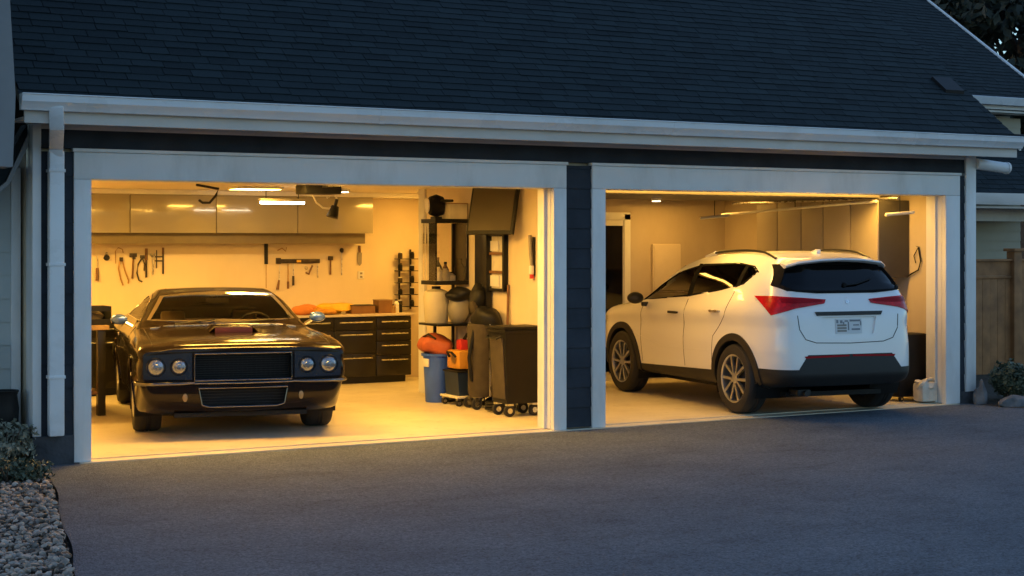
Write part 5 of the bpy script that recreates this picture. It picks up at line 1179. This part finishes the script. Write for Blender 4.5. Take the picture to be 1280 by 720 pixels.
    g = MB(); g.span((.70, -.42, .28), (.71, .42, .48)); g.prism([(-.42, .485), (.42, .485), (.42, .466), (-.42, .466)], .71, .86, 'x'); g = g.build('lower_grille', GRILLE, T)
    b = MB()
    for k in range(6): b.span((.80, -.40, .32 + k * .026), (.812, .40, .325 + k * .026))
    b.build('grille_slats', GRILLE, g); frame_ring(lg_, .872, .008, 'grille_frame', g)
    for sg in (1, -1):
        o = S.panel(fp([(sg * .46, .785), (sg * .885, .765), (sg * .885, .555), (sg * .46, .545)]), dx, .006, 5, .012).build('lamp_panel', NAVYP2, T)
        for y, r in ((.575, .073), (.775, .082)):
            Mh = Matrix.Translation((.872 if y < .7 else .862, sg * y, .662)) @ Matrix.Rotation(R(90), 4, 'Y')
            hd_ = MB().lathe([(r * .93, -.05), (r * .95, .012), (r * 1.0, .022), (r * 1.05, .016), (r * 1.06, -.01), (r * 1.06, -.05)], Mh, 32).build('headlight', DCHROME, T)
            MB().lathe([(r * .94, .004), (r * .8, .018), (r * .5, .030), (0, .036)], Mh, 32).build('lens', LENS, hd_)
            MB().lathe([(r * .34, .032), (r * .30, .040), (r * .26, .034)], Mh, 20, closed=True).build('lens_ring', CHROME, hd_)
        Mt_ = Matrix.Translation((.868, sg * .52, .385)) @ Matrix.Rotation(R(90), 4, 'Y') @ Matrix.Scale(1.7, 4, (1, 0, 0))
        MB().lathe([(.02, 0), (.022, .010), (.014, .014), (0, .015)], Mt_, 20).build('turn_signal', SIGNAL, T)
    # chrome bumper in two halves hugging the nose
    for sg in (1, -1):
        pts = [(.885, sg * .44, .515), (.895, sg * .55, .513), (.885, sg * .75, .512), (.855, sg * .89, .512), (.80, sg * .942, .514), (.60, sg * .955, .518)]
        MB().tube(pts, [.010, .015, .017, .017, .015, .008], 10).build('bumper', DCHROME, T)
    MB().tube([(.885, -.44, .512), (.89, 0, .508), (.885, .44, .512)], .010, 8).build('bumper_bar', DCHROME, T)
    # hood: seams, scoop, ribs
    hz = lambda x, y: S.hit((x, y, 1.2), (0, 0, -1))[0].z
    S.seam([(.78, -.80, 1.2), (.4, -.80, 1.2), (-.70, -.78, 1.2)], (0, 0, -1), .004).build('hood_seam', BLACKP, T)
    S.seam([(.78, .80, 1.2), (.4, .80, 1.2), (-.70, .78, 1.2)], (0, 0, -1), .004).build('hood_seam', BLACKP, T)
    sc = MB(); rows = []
    for x, hh in ((.12, .050), (.05, .055), (-.15, .050), (-.45, .025), (-.62, .0)):
        wv = .19 - .04 * max(0, -x)
        rows.append([sc.bm.verts.new((x, y, hz(x, y) + (hh if abs(y) < wv * .95 else -.004))) for y in (-wv - .05, -wv * .94, -wv * .5, 0, wv * .5, wv * .94, wv + .05)])
    for a, b in zip(rows[:-1], rows[1:]):
        for k in range(6): sc.bm.faces.new((a[k], a[k + 1], b[k + 1], b[k]))
    sc = sc.build('hood_scoop', PAINTB, T, smooth=60)
    MB().span((.085, -.175, hz(.1, 0) - .01), (.122, .175, hz(.1, 0) + .047), .006).build('scoop_inlet', INLET, sc)
    for y in (.30, -.30): MB().tube([(-.70, y - .18, hz(-.70, y - .18) + .02), (-.76, y + .02, hz(-.76, y) + .025), (-.80, y + .22, hz(-.8, y + .2) + .02)], .008, 6).build('wiper', BLACKM, T)
    S.band([(-.70, -.72, 1.2), (-.67, 0, 1.2), (-.70, .72, 1.2)], [(-.76, -.72, 1.2), (-.735, 0, 1.2), (-.76, .72, 1.2)], (0, 0, -1), .004, .006).build('cowl_strip', STEEL, T)
    # flanks
    for q in ([(-1.0, .93), (-1.03, .6), (-1.0, .28)], [(-2.28, .93), (-2.33, .6), (-2.20, .30)]):
        o = S.seam(side(q), dy, .0035).build('door_seam', BLACKP, T); both(o, T)
    o = MB().box((-2.12, .955, .80), (.16, .02, .03), bev=.008).build('door_handle', CHROME, T); both(o, T)
    for cx in (0, -2.75):
        o = S.band(side(circ(cx, .335, .352, 34, -10, 190)), side(circ(cx, .335, .385, 34, -8, 188)), dy, .010, .02, 2).build('arch_lip', PAINTB, T); both(o, T)
        for sg in (1, -1): liner(T, cx, .335, .38, .55 * sg, .93 * sg)
    o = S.band(side([(-.45, .29), (-2.3, .29)]), side([(-.45, .25), (-2.3, .25)]), dy, .006, .012, 2, sub=12).build('sill_trim', CHROME, T); both(o, T)
    for sg in (1, -1):
        mm = MB().blob((-1.08, sg * 1.0, 1.0), (.06, .085, .055), 5, .03, 3).build('wing_mirror', MIRRB, T)
        MB().tube([(-1.08, sg * .87, .93), (-1.08, sg * .94, .97)], .018, 8).build('mirror_stalk', CHROME, mm)
        MB().box((-1.125, sg * 1.0, 1.0), (.02, .13, .08), bev=.008).build('mirror_glass', CHROME, mm)
    # cabin
    MB().box((-1.8, 0, .36), (2.0, 1.5, .04)).box((-1.08, 0, .82), (.3, 1.4, .22), bev=.06).build('dashboard', SEAT, T)
    Ms = Matrix.Translation((-1.30, .38, .88)) @ Matrix.Rotation(R(-65), 4, 'Y')
    MB().tube([Ms @ Vector((.18 * math.cos(k * .2618), .18 * math.sin(k * .2618), 0)) for k in range(24)], .013, 8, closed=True).box((0, 0, 0), (.34, .03, .02), M=Ms).box((0, 0, -.01), (.03, .34, .02), M=Ms).build('steering_wheel', BLACKP, T)
    for y in (.38, -.38): seat(T, -1.85, y, .42, SEATT, .38, .52)
    MB().box((-2.5, 0, .72), (.16, 1.25, .42), bev=.05).build('rear_seat', SEATT, T)
    MB().box((-1.33, 0, 1.17), (.03, .24, .06), bev=.01).cyl((-1.33, 0, 1.19), (-1.38, 0, 1.24), .008, 6).build('rear_view_mirror', BLACKP, T)
    MB().box((-1.4, 0, .21), (4.2, 1.2, .04)).cyl((0, -.75, .33), (0, .75, .33), .035, 10).cyl((-2.75, -.75, .33), (-2.75, .75, .33), .05, 10).build('chassis', BLACKP, T)
    for y in (.66, -.66): pass
    o = S.panel([(-4, y, z) for y, z in ((.35, .82), (.78, .80), (.78, .66), (.35, .66))], (1, 0, 0), .008).build('taillight', TAIL, T); both(o, T)
    MB().tube([(-3.55, -.93, .52), (-3.70, -.8, .52), (-3.73, 0, .52), (-3.70, .8, .52), (-3.55, .93, .52)], .03, 10).build('rear_bumper', CHROME, T)
    w0 = make_wheel(.335, .195, .25, 'rally')
    put_wheels(T, w0, [(0, .80, .335, 0), (-2.75, .81, .335, 0), (0, -.80, .335, 0), (-2.75, -.81, .335, 0)])
    return T
muscle()
